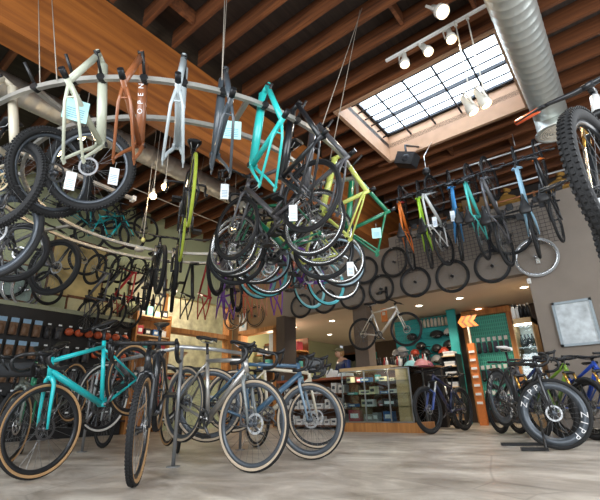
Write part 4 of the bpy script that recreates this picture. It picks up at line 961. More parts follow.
# little shelf tower with boxes
p = at(459, 413, 1, 9.9); p.z = 0; t = thing('shelf_tower', 'narrow dark shelf tower holding small boxes left of the totem', 'shelf', loc=p)
MB().box2((-0.17, 0.18, 0), (0.17, 0.20, 1.52)).box2((-0.18, -0.16, 0), (-0.155, 0.2, 1.52)).box2((0.155, -0.16, 0), (0.18, 0.2, 1.52)).build('carcass', M_black, t)
me = MB().box((0, 0, 0), (0.31, 0.34, 0.02)).mesh('shelf_board', M_lightwood)
for i in range(7):
    link('shelf_board', me, t, Matrix.Translation((0, 0, 0.12+i*0.225)))
    tt = thing('small_carton', ('white carton' if i > 2 else 'brown shoe carton')+' on shelf tower, %s shelf' % ['lowest', 'second', 'third', 'fourth', 'fifth', 'sixth', 'top'][i], 'box', loc=(p.x, p.y-0.03, 0.131+i*0.225)); MB().box((0, 0, 0.05), (0.24, 0.22, 0.10)).build('carton', M_white if i > 2 else M_lightwood, tt); MB().box((0, -0.001, 0.085), (0.25, 0.23, 0.03)).build('lid', M_tag if i > 2 else M_trimwood, tt)
# display fridge with bottles on top
p = at(524, 402, 1, 9.0); fx0 = at(513.5, 330, 1, 8.75).x; fx1 = at(534, 330, 1, 8.75).x
t = thing('display_cooler', 'tall glass fronted cooler in a wooden case by the recess corner', 'cooler', loc=(0, 0, 0)); yF = 8.75
MB().box2((fx0, yF+0.5, 0), (fx1, yF+0.53, 1.95)).box2((fx0, yF, 0), (fx0+0.02, yF+0.53, 1.95)).box2((fx1-0.02, yF, 0), (fx1, yF+0.53, 1.95)).box2((fx0, yF, 0), (fx1, yF+0.53, 0.25)).box2((fx0, yF, 1.85), (fx1, yF+0.53, 1.95)).build('case', M_lightwood, t)
MB().box2((fx0+0.02, yF+0.47, 0.25), (fx1-0.02, yF+0.495, 1.85)).build('liner', mat('cooler_liner_white', (0.75, 0.82, 0.84), 0.4), t)
MB().box2((fx0+0.03, yF+0.04, 1.82), (fx1-0.03, yF+0.07, 1.845)).build('fill_strip', mat('cooler_fill_glow', (0.8, 0.9, 1.0), 0.4, emis=14), t)  # glowing strip added to brighten the inside of the cooler
for i in range(3): MB().box2((fx0+0.02, yF+0.05, 0.6+i*0.4), (fx1-0.02, yF+0.45, 0.615+i*0.4)).build('wire_shelf', M_steel, t)
MB().box2((fx0+0.02, yF+0.005, 0.26), (fx1-0.02, yF+0.012, 1.84)).build('glass_door', M_glass, t)
for r_ in range(4):
    for i in range(4):
        x = fx0+0.07+i*(fx1-fx0-0.12)/3.6; z = (0.25, 0.615, 1.015, 1.415)[r_]
        tt = thing('drink_bottle', 'pale drink bottle behind the glass of the cooler', 'bottle', loc=(x, yF+0.2, z), group='bottles inside the cooler')
        link('bottle_body', cached(('db', r_ % 2), lambda: MB().tube([(0, 0, 0), (0, 0, 0.15), (0, 0, 0.2), (0, 0, 0.23)], [0.032, 0.032, 0.014, 0.013], 10).mesh('bottle_body', [M_white, M_rimgrey][r_ % 2])), tt); link('bottle_cap', cached(('dc',), lambda: MB().tube([(0, 0, 0.23), (0, 0, 0.25)], 0.015, 8).mesh('bottle_cap', M_black)), tt)
nm_ = ['leftmost white', 'second white', 'left dark', 'middle dark', 'right dark']
for i in range(5):
    x = fx0+0.04+i*(fx1-fx0-0.08)/4; tt = thing('tall_bottle', nm_[i]+' tall bottle standing on top of the cooler', 'bottle', loc=(x, yF+0.1+0.06*(i % 2), 1.951)); m = M_white if i < 2 else M_blackm
    MB().tube([(0, 0, 0), (0, 0, 0.20), (0, 0, 0.25)], [0.04, 0.04, 0.022], 12).build('bottle_body', m, tt); MB().tube([(0, 0, 0.25), (0, 0, 0.285)], 0.024, 10).build('bottle_cap', M_black if i < 2 else M_steel, tt)

# framed pane, right wall; its reflections are painted as mottled colour
def fit(px, py): return at(px, py, 1, YB)
t = thing('framed_pane', 'grey framed window pane with painted reflections on the right of the taupe wall', 'window', loc=(0, 0, 0))
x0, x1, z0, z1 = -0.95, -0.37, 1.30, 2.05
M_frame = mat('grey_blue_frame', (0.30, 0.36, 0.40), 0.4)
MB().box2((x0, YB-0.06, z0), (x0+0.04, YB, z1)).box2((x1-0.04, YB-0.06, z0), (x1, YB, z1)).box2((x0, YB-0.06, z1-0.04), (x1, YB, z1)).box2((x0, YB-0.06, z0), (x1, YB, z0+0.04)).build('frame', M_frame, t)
MB().box2((x0+0.04, YB-0.035, z0+0.04), (x1-0.04, YB-0.02, z1-0.04)).build('pane', mat('painted_reflection_pane', (0.50, 0.55, 0.61), 0.3, var=0.38, scale=7), t)

# ------------------------------------------------------------------ counters
XC0, XC1, YC = -4.66, -3.22, 7.15
t = thing('glass_display_counter', 'long glass display counter with pale wooden top on a timber plinth', 'counter', loc=(0, 0, 0))
MB().box2((XC0, YC, 0), (XC1+0.1, YC+0.62, 0.16)).build('plinth', M_trimwood, t)
MB().box2((XC0-0.02, YC-0.02, 1.085), (XC1-0.35, YC+0.64, 1.145)).build('worktop', M_lightwood, t)
MB().box2((XC1-0.35, YC-0.02, 1.09), (XC1+0.02, YC+0.64, 1.10)).build('glass_top', M_glass, t)
mb = MB().box2((XC0, YC, 0.16), (XC1, YC+0.006, 1.085)); mb.box2((XC1-0.006, YC, 0.16), (XC1, YC+0.62, 1.09)); mb.build('glass_panel', M_glass, t)
mb = MB()
for x in (XC0, XC0+0.5, XC0+1.0, XC1-0.02): mb.box2((x, YC-0.006, 0.16), (x+0.02, YC+0.014, 1.085))
mb.box2((XC0, YC-0.006, 0.16), (XC1, YC+0.014, 0.18)); mb.box2((XC0, YC-0.006, 1.07), (XC1, YC+0.014, 1.085)); mb.box2((XC1-0.02, YC+0.6, 0.16), (XC1, YC+0.62, 1.085)); mb.build('metal_edges', M_steel, t)
for z in (0.42, 0.64, 0.86): MB().box2((XC0+0.02, YC+0.05, z), (XC1-0.03, YC+0.58, z+0.012)).build('shelf', M_glass, t)
MB().box2((XC0, YC+0.6, 0.16), (XC1-0.4, YC+0.62, 1.085)).build('back_panel', M_darkwood, t)
MB().box2((XC1-0.33, YC+0.12, 0.16), (XC1-0.12, YC+0.36, 1.088)).build('corner_post', M_lightwood, t)
citems = [('cream', (0.65, 0.60, 0.40)), ('teal', (0.08, 0.35, 0.35)), ('white', (0.7, 0.7, 0.7)), ('red', (0.4, 0.04, 0.06)), ('black', (0.03, 0.03, 0.03)), ('blue', (0.05, 0.14, 0.35)), ('grey', (0.3, 0.3, 0.3))]
rnd = random.Random(11); shn = {0.172: 'bottom', 0.433: 'second', 0.653: 'third', 0.873: 'top'}
for z in (0.172, 0.433, 0.653, 0.873):
    x = XC0+0.06; k = 0
    while x < XC1-0.45:
        cn, cc = citems[rnd.randrange(7)]; w_ = rnd.uniform(0.09, 0.26); h_ = rnd.uniform(0.04, 0.14) if z > .2 else rnd.uniform(0.1, 0.22)
        place = ['left end', 'left of centre', 'middle', 'right of centre', 'right end'][min(4, int((x-XC0)/0.29))]
        tt = thing('product_box', '%s boxed product on the %s shelf of the glass counter, %s' % (cn, shn[z], place), 'product', Matrix.Translation((x+w_/2, YC+0.16+0.1*(k % 2), z+0.001)) @ Matrix.Rotation(rnd.uniform(-.2, .2), 4, 'Z'), 'products inside the glass counter')
        MB().box((0, 0, h_/2), (w_, 0.12, h_)).build('carton', mat('counter_'+cn, cc, 0.5), tt); MB().box((0, -0.0605, h_/2), (w_*0.7, 0.002, h_*0.4)).build('product_label', M_tag if cn not in ('white', 'cream') else M_rimgrey, tt)
        x += w_+rnd.uniform(0.02, 0.07); k += 1
for x in (XC0+0.35, XC0+0.95):
    l = bpy.data.lights.new('case_light', 'POINT'); l.energy = 2.5; l.color = (1, 0.9, 0.75); l.shadow_soft_size = 0.05; o = bpy.data.objects.new('case_light', l); COL.objects.link(o); o.location = (x, YC+0.08, 1.04)
# bright helmet and shoes on the counter end
for px, py, cn, cc, lb in ((421, 359, 'p', (0.75, 0.28, 0.25), 'pink and red helmet on the glass counter end'), (411, 363, 'm', (0.45, 0.80, 0.72), 'mint helmet on the glass counter beside the pink one'), (425, 364, 'b', (0.35, 0.03, 0.10), 'dark red helmet at the right corner of the counter')):
    q = at(px, py, 1, YC+{'p': 0.2, 'm': 0.3, 'b': 0.45}[cn]); tt = thing('helmet', lb, 'helmet', Matrix.Translation((q.x, q.y, 1.101)) @ Matrix.Rotation(0.6, 4, 'Z')); m = mat('helmet_'+cn, cc, 0.35)
    link('shell', mk_helmet().mesh('shell', m), tt); MB().box((0.12, 0, 0.02), (0.06, 0.12, 0.01)).build('visor', M_black, tt)
# register counter on the left
X0, X1, Y2 = -6.7, -4.74, 7.6
t = thing('service_counter', 'reddish wooden service counter with open shelves left of the glass one', 'counter', loc=(0, 0, 0))
MB().box2((X0, Y2+0.55, 0), (X1, Y2+0.6, 0.98)).box2((X0, Y2, 0), (X0+0.03, Y2+0.6, 0.98)).box2((X1-0.03, Y2, 0), (X1, Y2+0.6, 0.98)).build('carcass', M_darkwood, t)
MB().box2((X0-0.03, Y2-0.03, 0.98), (X1+0.03, Y2+0.63, 1.03)).build('worktop', mat('red_brown_top', (0.30, 0.08, 0.035), 0.4), t)
for z in (0.06, 0.38, 0.68): MB().box2((X0+0.03, Y2+0.02, z), (X1-0.03, Y2+0.55, z+0.025)).build('shelf', M_darkwood, t)
for z in (0.086, 0.406, 0.706):
    x = X0+0.1
    while x < X1-0.22:
        w_ = rnd.uniform(0.08, 0.2); h_ = rnd.uniform(0.1, 0.22); white = rnd.random() < 0.75
        tt = thing('supply_box', ('white' if white else 'brown')+' supply box on the %s shelf of the service counter' % {0.086: 'lowest', 0.406: 'middle', 0.706: 'upper'}[z], 'box', loc=(x+w_/2, Y2+0.18, z), group='supply boxes in the service counter, %s shelf, %s' % ({0.086: 'lowest', 0.406: 'middle', 0.706: 'upper'}[z], 'white' if white else 'brown'))
        MB().box((0, 0, h_/2), (w_, 0.2, h_)).build('carton', M_white if white else M_lightwood, tt); MB().box((0, -0.101, h_*0.55), (w_*0.6, 0.002, h_*0.3)).build('carton_label', M_rimgrey if white else M_tag, tt); x += w_+rnd.uniform(0.03, 0.1)
def monitor(x, y_, z, rz, lb, ang=0):
    t = thing('computer_monitor', lb, 'monitor', Matrix.Translation((x, y_, z)) @ Matrix.Rotation(R(rz), 4, 'Z'))
    MB().box((0, 0, 0.30), (0.46, 0.03, 0.29)).build('screen_housing', M_black, t); MB().box((0, -0.017, 0.30), (0.42, 0.004, 0.25)).build('screen', mat('dim_screen', (0.05, 0.06, 0.07), 0.15), t); MB().box((0, 0.02, 0.10), (0.05, 0.03, 0.2)).box((0, 0.0, 0.006), (0.22, 0.16, 0.012)).build('stand', M_blackm, t)
monitor(-5.9, 7.95, 1.031, 25, 'black monitor on the service counter facing left')
tt = thing('receipt_printer', 'white receipt printer on the service counter', 'printer', loc=(-5.35, 7.85, 1.031)); MB().box((0, 0, 0.08), (0.18, 0.22, 0.16)).build('printer_body', M_white, tt); MB().box((0, -0.03, 0.165), (0.08, 0.01, 0.06)).build('paper', M_tag, tt)
tt = thing('paper_stack', 'stack of white papers on the service counter right end', 'papers', loc=(-5.0, 7.85, 1.031)); MB().box((0, 0, 0.035), (0.22, 0.3, 0.07)).box((0.01, 0.01, 0.075), (0.21, 0.29, 0.01), Matrix.Rotation(0.1, 3, 'Z')).build('paper_sheets', M_tag, tt)
tt = thing('cup', 'blue drinking cup on the left of the service counter', 'cup', loc=(-6.75, 7.8, 1.031)); MB().revolve([(0.001, 0), (0.03, 0), (0.04, 0.13), (0.036, 0.13), (0.028, 0.008), (0.001, 0.008)], 16, 'z', close=False).build('cup_body', c_blue, tt)
# bottles along the back of the counter, dark row
for i in range(20):
    q = at(366+3.2*i, 357-0.2*i, 1, 8.9); x = q.x; cn = ['dark', 'red', 'white', 'black'][i % 4]
    tt = thing('bottle', cn+' bottle in the row on the back shelf behind the glass counter', 'bottle', loc=(x, 8.95+0.05*(i % 2), 1.22), group=cn+' bottles on the back shelf')
    link('bottle_body', cached(('bb', i % 4), lambda: MB().tube([(0, 0, 0), (0, 0, 0.17), (0, 0, 0.21), (0, 0, 0.27)], [0.034, 0.034, 0.013, 0.012], 10).mesh('bottle_body', [M_black, c_red, M_white, M_blackm][i % 4])), tt)
q0, q1 = at(368, 362, 1, 8.9), at(432, 356, 1, 8.9)
t = thing('back_shelf', 'dark shelf unit behind the glass counter', 'shelf', loc=(0, 0, 0)); MB().box2((q0.x-0.1, 8.8, 1.18), (q1.x+0.1, 9.15, 1.22)).build('shelf_board', M_darkwood, t); MB().box2((q0.x-0.1, 9.0, 0), (q1.x+0.1, 9.14, 1.18)).build('cabinet', M_black, t)
# coloured panels on the recess back wall
for (xa_, ya_, xb_, yb_), m, lb in (((314, 345, 334, 372), c_green, 'dark green board on the back wall left of the assistant'), ((330, 344, 342, 362), mat('teal_cloth', (0.05, 0.30, 0.28), 0.8), 'teal banner on the back wall beside the assistant')):
    A, B = wy(xa_, ya_, YR-0.1), wy(xb_, yb_, 14.1); t = thing('wall_board', lb, 'board', loc=(0, 0, 0)); MB().box2((A.x, 14.15, B.z), (B.x, 14.19, A.z)).build('board_panel', m, t); MB().box2((A.x-0.03, 14.14, A.z), (B.x+0.03, 14.2, A.z+0.04)).build('board_rail', M_darkwood, t)
t = thing('orange_sign', 'small orange wooden sign on the taupe pillar', 'sign', loc=(0, 0, 0)); q = at(384, 315, 1, YB+0.05); MB().box((q.x, YB+0.06, q.z), (0.14, 0.03, 0.30)).build('sign_board', M_tot, t); MB().box((q.x, YB+0.04, q.z+0.03), (0.07, 0.012, 0.07)).build('sign_mark', M_beige, t)
# white notice beside the doorway
q = at(242, 325, 1, YB-0.02); q = at(242, 325, 1, YB-0.02)
for (px, py, w_, h_, lb) in ((243, 322, 0.30, 0.50, 'white paper notice with a blue sticker left of the doorway'), (275, 343, 0.42, 0.50, 'white framed notice right of the doorway')):
    q = at(px, py, 1, YB-0.02); t = thing('wall_notice', lb, 'notice', loc=q); MB().box((0, 0, 0), (w_, 0.01, h_)).build('paper', M_tag, t); MB().box((0.02, -0.008, -h_*0.2), (w_*0.3, 0.004, h_*0.25)).build('sticker', c_lb if w_ < .4 else M_beige, t)

# ================================================================== SHOP ASSISTANT
def person():
    base = at(346, 350, 1, 8.5); x, y_ = base.x, 8.5
    t = thing('person', 'person in a navy shirt and cap bending behind the service counter', 'person', Matrix.Translation((x, y_, 0)) @ Matrix.Rotation(R(-25), 4, 'Z'))
    def skin(name, verts, edges, rad, m, parent, sub=2):
        me = bpy.data.meshes.new(name); me.from_pydata(verts, edges, []); o = bpy.data.objects.new(name, me); COL.objects.link(o)
        o.modifiers.new('s', 'SKIN'); o.modifiers.new('u', 'SUBSURF').levels = sub; o.modifiers['u'].render_levels = sub
        for i, r_ in enumerate(rad): me.skin_vertices[0].data[i].radius = r_ if isinstance(r_, tuple) else (r_, r_)
        me.skin_vertices[0].data[0].use_root = True
        dg = bpy.context.evaluated_depsgraph_get(); m2 = bpy.data.meshes.new_from_object(o.evaluated_get(dg)); bpy.data.objects.remove(o)
        m2.materials.clear(); m2.materials.append(m); m2.polygons.foreach_set('use_smooth', [True]*len(m2.polygons)); return link(name, m2, parent)
    M_skin = mat('skin', (0.58, 0.34, 0.23), 0.55, var=0.04)
    # whole body (skin) as one surface: -y is forward
    Vt = [(0, 0, .95), (0, -.02, 1.12), (0, -.07, 1.30), (0, -.12, 1.42), (0, -.15, 1.50), (0, -.17, 1.57), (0, -.18, 1.66),
          (-.10, 0, .88), (-.11, -.01, .50), (-.11, .03, .10), (-.11, -.10, .04), (.10, 0, .88), (.11, -.01, .50), (.11, .03, .10), (.11, -.10, .04),
          (-.19, -.10, 1.40), (-.26, -.14, 1.18), (-.20, -.34, 1.08), (-.18, -.42, 1.06), (.19, -.10, 1.40), (.26, -.14, 1.18), (.20, -.34, 1.08), (.18, -.42, 1.06)]
    Ed = [(0, 1), (1, 2), (2, 3), (3, 4), (4, 5), (5, 6), (0, 7), (7, 8), (8, 9), (9, 10), (0, 11), (11, 12), (12, 13), (13, 14), (3, 15), (15, 16), (16, 17), (17, 18), (3, 19), (19, 20), (20, 21), (21, 22)]
    Rd = [.13, .125, .14, .12, .055, .075, .085, .085, .055, .04, .035, .085, .055, .04, .035, .055, .042, .032, .026, .055, .042, .032, .026]
    k = len(Vt)
    for s_ in (-1, 1):       # five fingers and a thumb to each hand
        root = 18 if s_ < 0 else 22; hx = s_*.18
        for j, (dx, ln) in enumerate(((-.030, .055), (-.010, .068), (.010, .066), (.030, .052))):
            Vt += [(hx+dx, -.455, 1.055), (hx+dx, -.455-ln*.6, 1.052), (hx+dx, -.455-ln, 1.043)]; Ed += [(root, k), (k, k+1), (k+1, k+2)]; Rd += [.009, .008, .007]; k += 3
        Vt += [(hx-s_*.035, -.44, 1.055), (hx-s_*.055, -.475, 1.05)]; Ed += [(root, k), (k, k+1)]; Rd += [.010, .008]; k += 2
    body = skin('body', Vt, Ed, Rd, M_skin, t)
    skin('shirt', [Vt[0], Vt[1], Vt[2], Vt[3], (0, -.14, 1.46), Vt[15], Vt[16], (-.23, -.24, 1.13), Vt[19], Vt[20], (.23, -.24, 1.13)], [(0, 1), (1, 2), (2, 3), (3, 4), (3, 5), (5, 6), (6, 7), (3, 8), (8, 9), (9, 10)], [.15, .145, .16, .14, .08, .07, .058, .048, .07, .058, .048], c_navy, t)
    skin('trousers', [Vt[0], Vt[7], Vt[8], (-.11, .03, .12), Vt[11], Vt[12], (.11, .03, .12)], [(0, 1), (1, 2), (2, 3), (0, 4), (4, 5), (5, 6)], [.145, .1, .07, .055, .1, .07, .055], M_black, t)
    hx_ = V((0, -.185, 1.64))
    MB().ball(hx_+V((0, .02, -.02)), 0.105, 10, (0.88, 0.98, 1.1)).build('hair', mat('sandy_hair', (0.42, 0.22, 0.08), 0.8), t)
    MB().ball(hx_+V((0, -.030, -.035)), 0.088, 10, (0.86, 0.92, 1.12)).build('face', M_skin, t)
    f = MB(); f.ball(hx_+V((0, -.112, -.045)), 0.016, 6, (0.7, 1.1, 1.3)); 
    for s_ in (-1, 1): f.ball(hx_+V((s_*.080, .0, -.04)), 0.022, 6, (0.4, 0.7, 1.2))
    f.build('nose_and_ears', M_skin, t)
    e = MB()
    for s_ in (-1, 1): e.ball(hx_+V((s_*.030, -.100, -.02)), 0.010, 6)
    e.build('eyes', M_black, t); MB().ball(hx_+V((0, -.103, -.082)), 0.018, 6, (1.2, 0.4, 0.35)).build('mouth', mat('lips', (0.45, 0.16, 0.14), 0.5), t)
    MB().ball(hx_+V((0, .0, .035)), 0.108, 10, (0.95, 1.02, 0.62)).box(hx_+V((0, -.135, .022)), (0.13, 0.10, 0.012)).build('cap', mat('olive_cap', (0.16, 0.14, 0.07), 0.8), t)
    return t
person()

# ================================================================== FLOOR BIKES
c_gunm = paint('gunmetal_paint', (0.16, 0.18, 0.18))
def floor_bike(fp, rp_, label, kind='road', R_=0.345, wb=1.0, col=None, F=None, **kw):
    F = F or floor_front(fp[0], fp[1], GEO[kind]['R']); wb = wb or GEO[kind]['WB']
    Q = solve_rear(F, rp_, GEO[kind]['WB']); M_ = bike_matrix(F, Q, kind)
    bicycle('bicycle', label, 'bicycle', M_, kind, col, **kw); return M_
M_sad_tan = mat('tan_leather_saddle', (0.38, 0.20, 0.09), 0.5)
ms = []
ms.append(floor_bike((33, 480), (132, 379), 'turquoise drop bar bike with tan tyres in the left foreground', col=c_teal, side=M_tan, steer=R(-4), rotor=M_chain, depth=0.035))
ms.append(floor_bike((134, 486), (160, 390), 'black bike with knobby tan wall tyre pointing straight at us', kind='gravel', col=c_blk, side=M_tan, knob=True, fork_col=c_blk, steer=R(-1)))
ms.append(floor_bike((251, 473), (184, 403), 'bare titanium drop bar bike with cream tyres in the centre', col=c_ti, side=M_cream, fork_col=c_gunm, steer=R(12), rotor=mat('pale_rotor', (0.62, 0.64, 0.66), 0.45, 0.5), depth=0.032, rim=M_rimgrey))
ms.append(floor_bike((311, 460), (209, 404), 'steel blue drop bar bike with wide cream tyres right of the titanium one', col=c_blue, side=M_cream, fork_col=paint('pale_steel_blue', (0.17, 0.25, 0.33)), steer=R(-17), rim=M_rimgrey, depth=0.045, rotor=M_steel))
floor_bike((4, 466), (72, 392), 'grey green drop bar bike with a black bar bag behind the turquoise one', col=c_green, side=M_tan, steer=R(10), bag=True)
F5 = floor_front(318, 449, 0.345); floor_bike((318, 449), (222, 398), 'cream drop bar bike partly hidden behind the steel blue one', col=c_creamp, side=M_cream, steer=R(-8), saddle=M_black)
# bikes of the second row, behind
Fp = [(tuple(atd(103, 397, 5.0)), (166, 392), 'black bike with white wall tyres behind the turquoise one', c_graph, mat('white_sidewall', (0.70, 0.68, 0.64), 0.6), M_sad_tan),
      ((-6.1, 2.2, 0.345), (30, 385), 'dark green bike in the second row at far left', c_emer, None, M_black),
      ((-5.9, 3.1, 0.345), (85, 390), 'pale grey bike in the second row behind the turquoise one', c_icy, None, M_sad_tan),
      ((-5.3, 3.7, 0.345), (150, 392), 'red bike in the second row behind the black knobby one', c_red, M_tan, M_black),
      ((-4.3, 3.15, 0.345), (178, 397), 'black bike with thin tan tyres beside the support pole', c_blk, M_tan, M_sad_tan),
      ((-4.0, 4.1, 0.345), (226, 398), 'blue bike in the second row behind the titanium one', c_blue, M_cream, M_black)]
for f_, rp_, lb, cc, sd, sdl in Fp:
    floor_bike(None, rp_, lb, F=V(f_), col=cc, side=sd, saddle=sdl)
# rail that carries the saddles
def sad(M_, kind='road'): return M_ @ V((GEO[kind]['SX']+0.03, 0, GEO[kind]['SZ']-0.05))
S0, S1, S2, S3 = [sad(m_) for m_ in ms]
t = thing('bike_rail_stand', 'curved steel rail on thin posts carrying the floor bikes by their saddles', 'stand', loc=(0, 0, 0))
P1 = at(173, 467, 2, 0); P2 = at(240, 450, 2, 0)
zr_ = at(180, 347, 0, P1.x).z
M_post = mat('grey_post_steel', (0.28, 0.29, 0.30), 0.4, 0.6)
prs = [V((-5.6, 2.7, 1.02)), V((-4.35, 2.55, 1.02)), V((P1.x, P1.y, 1.02)), V((-3.30, 2.75, 1.02)), V((-3.35, 3.2, 1.02)), V((P2.x, P2.y, 1.02))]
MB().tube(prs, 0.02, 8).build('rail_tube', M_rack, t)
for q in (prs[0], prs[2], prs[5]): MB().tube([(q.x, q.y, 0.01), (q.x, q.y, 1.01)], 0.017, 8).tube([(q.x, q.y, 0), (q.x, q.y, 0.008)], 0.06, 12).build('post', M_post, t)

# right: deep rimmed bike on a floor stand
M_z = floor_bike((560, 450), (501, 397), 'black road bike with deep lettered rims on the right', col=c_blk, rim=M_rimgrey, depth=0.075, steer=R(46), rotor=mat('pale_rotor', (0.62, 0.64, 0.66), 0.45, 0.5), saddle=mat('white_saddle', (0.7, 0.7, 0.7), 0.4), letters=('ZIPP', 0.088, 0.272, (R(150), R(-15))), side=None)
t = thing('floor_stand', 'low black bar stand on the floor under the deep rimmed bike', 'stand', loc=(0, 0, 0))
a, b_ = at(501, 444, 2, 0.02), at(545, 444, 2, 0.02); MB().box((a+b_)/2, ((b_-a).length, 0.05, 0.03), Matrix.Rotation(math.atan2((b_-a).y, (b_-a).x), 3, 'Z')).build('long_bar', M_black, t)
a, b_ = at(521, 449, 2, 0.02), at(548, 449, 2, 0.02); MB().box((a+b_)/2, ((b_-a).length, 0.05, 0.03), Matrix.Rotation(math.atan2((b_-a).y, (b_-a).x), 3, 'Z')).build('short_bar', M_black, t)
a, b_ = at(546, 449, 2, 0.03), at(540, 420, 1, 5.5); MB().tube([a, b_], 0.014, 6).build('upright', M_black, t)
# blue mountain bike by the counter and the black one behind it
F = at(428, 409, 1, 6.95); F.z = 0.37; Q = F+V((0.15, 1.0, 0.0)).normalized()*1.16
bicycle('bicycle', 'navy mountain bike standing at the right end of the glass counter', 'bicycle', bike_matrix(F, Q, 'mtb'), 'mtb', paint('midnight_paint', (0.008, 0.015, 0.06)), fork_col=paint('fork_blue', (0.05, 0.09, 0.28)), bar='flat', steer=R(-6))
F = at(455, 410, 1, 8.6); F.z = 0.36; Q = F+V((-0.6, 0.85, 0)).normalized()*1.16
bicycle('bicycle', 'black mountain bike behind the navy one before the teal wall', 'bicycle', bike_matrix(F, Q, 'mtb'), 'mtb', c_blk, bar='flat')
# row of electric mountain bikes by the right wall
for i, (x, hd_, cc, st, lb) in enumerate(((-1.22, (0.62, -0.78), c_graph, M_gold, 'dark mountain bike with gold fork, first of the row behind the deep rimmed bike'), (-0.95, (0.62, -0.78), c_navy, M_steel, 'navy mountain bike, second of the row by the right wall'), (-0.62, (0.62, -0.78), paint('olive_lime_paint', (0.20, 0.36, 0.04)), M_gold, 'olive lime mountain bike, third of the row by the right wall'), (-0.28, (0.62, -0.78), paint('cobalt_paint', (0.01, 0.06, 0.42)), M_gold, 'cobalt blue mountain bike, rightmost of the row at the frame edge'), (0.06, (0.62, -0.78), paint('royal_blue_paint', (0.02, 0.12, 0.50)), M_gold, 'royal blue mountain bike cut off by the right edge'))):
    h_ = V((hd_[0], hd_[1], 0)).normalized(); F = V((x, 6.55, 0.37)); Q = F-h_*1.16
    bicycle('bicycle', lb, 'bicycle', bike_matrix(F, Q, 'mtb'), 'mtb', cc, knob=False, bar='flat', stanch=st, fork_col=c_blk, steer=R(4*(i % 3-1)))
# near mountain bike at the upper right
F = atd(609, 187, 2.2); Q = solve_rear(F, (682, 222), 1.16)
bicycle('bicycle', 'large mountain bike raised high at the upper right with knobby tyre', 'bicycle', bike_matrix(F, Q, 'mtb'), 'mtb', c_whitep, knob=True, bar='flat', fork_col=c_blk, stanch=M_gold, steer=R(0), barcol=c_blk, gripcol=paint('orange_grip', (0.75, 0.12, 0.03)))
F2 = atd(628, 262, 2.6); Q2 = solve_rear(F2, (680, 290), 1.16)
bicycle('bicycle', 'second raised mountain bike below the large one at the right edge', 'bicycle', bike_matrix(F2, Q2, 'mtb'), 'mtb', c_salmon, knob=True, bar='flat', fork_col=c_blk)
p = atd(594, 203, 2.0); t = thing('sale_card', 'white and orange card fixed beside the raised knobby wheel', 'card', basis(p, V((1, 0, 0)), V((0, 1, 0)), V((0, 0, 1))))
MB().box((0.03, 0, 0), (0.06, 0.004, 0.03)).build('card_top', M_tag, t); MB().box((0.01, 0, -0.07), (0.03, 0.004, 0.11)).build('card_stem', M_lightwood, t)

# ================================================================== LEFT WALL
XP = XL+0.32
t = thing('product_wall', 'black display wall under the green wall full of packaged goods', 'display wall', loc=(0, 0, 0))
MB().box2((XL, 0.2, 0), (XP, 4.95, 2.32)).build('back_board', M_black, t); MB().box2((XL, 0.1, 2.32), (XP+0.03, 5.0, 2.40)).build('top_ledge', mat('sage_ledge', (0.30, 0.32, 0.22), 0.7), t)
mb = MB()
for z in (0.25, 0.75, 1.25): mb.box2((XP, 0.2, z), (XP+0.18, 4.95, z+0.025))
mb.build('shelf_boards', M_blackm, t)
M_pk = [mat('pack_black', (0.025, 0.025, 0.028), 0.5), mat('pack_charcoal', (0.05, 0.05, 0.055), 0.5), mat('pack_brown', (0.16, 0.09, 0.05), 0.5), mat('pack_orange_red', (0.50, 0.09, 0.03), 0.45)]
M_bluecard = mat('blue_header_card', (0.25, 0.42, 0.60), 0.5)
zrows = (('top', 2.02), ('second', 1.62), ('third', 1.20), ('fourth', 0.80), ('lowest', 0.42))
for ri, (rn, z) in enumerate(zrows):
    for i in range(19):
        y_ = 1.25+i*0.195
        blue = i < 10
        kd = 3 if (ri == 0 and i >= 12) or (ri in (1, 2) and i >= 15) else (2 if blue and ri < 3 else (i+ri) % 2)
        nm = {3: 'orange red', 2: 'brown', 1: 'charcoal', 0: 'black'}[kd]
        t = thing('packaged_product', nm+' packaged product hanging on the %s row of the black display wall' % rn, 'package', Matrix.Translation((XP+0.07, y_, z)), group=nm+' packages, %s row of the display wall' % rn)
        if kd == 3: link('package_body', cached(('lp', 3), lambda: MB().ball((0, 0, -0.07), 0.085, 8, (0.8, 1.0, 0.9)).mesh('package_body', M_pk[3])), t)
        else: link('package_body', cached(('lp', kd), lambda: MB().box((0, 0, -0.12), (0.06, 0.12, 0.22)).ball((0.02, 0, -0.14), 0.055, 6, (0.8, 1, 1.7)).mesh('package_body', M_pk[kd])), t)
        link('header_card', cached(('lh', kd == 2), lambda: MB().box((0.03, 0, 0.03), (0.01, 0.13, 0.08) if kd == 2 else (0.01, 0.06, 0.03)).mesh('header_card', M_bluecard if kd == 2 else M_tag)), t)
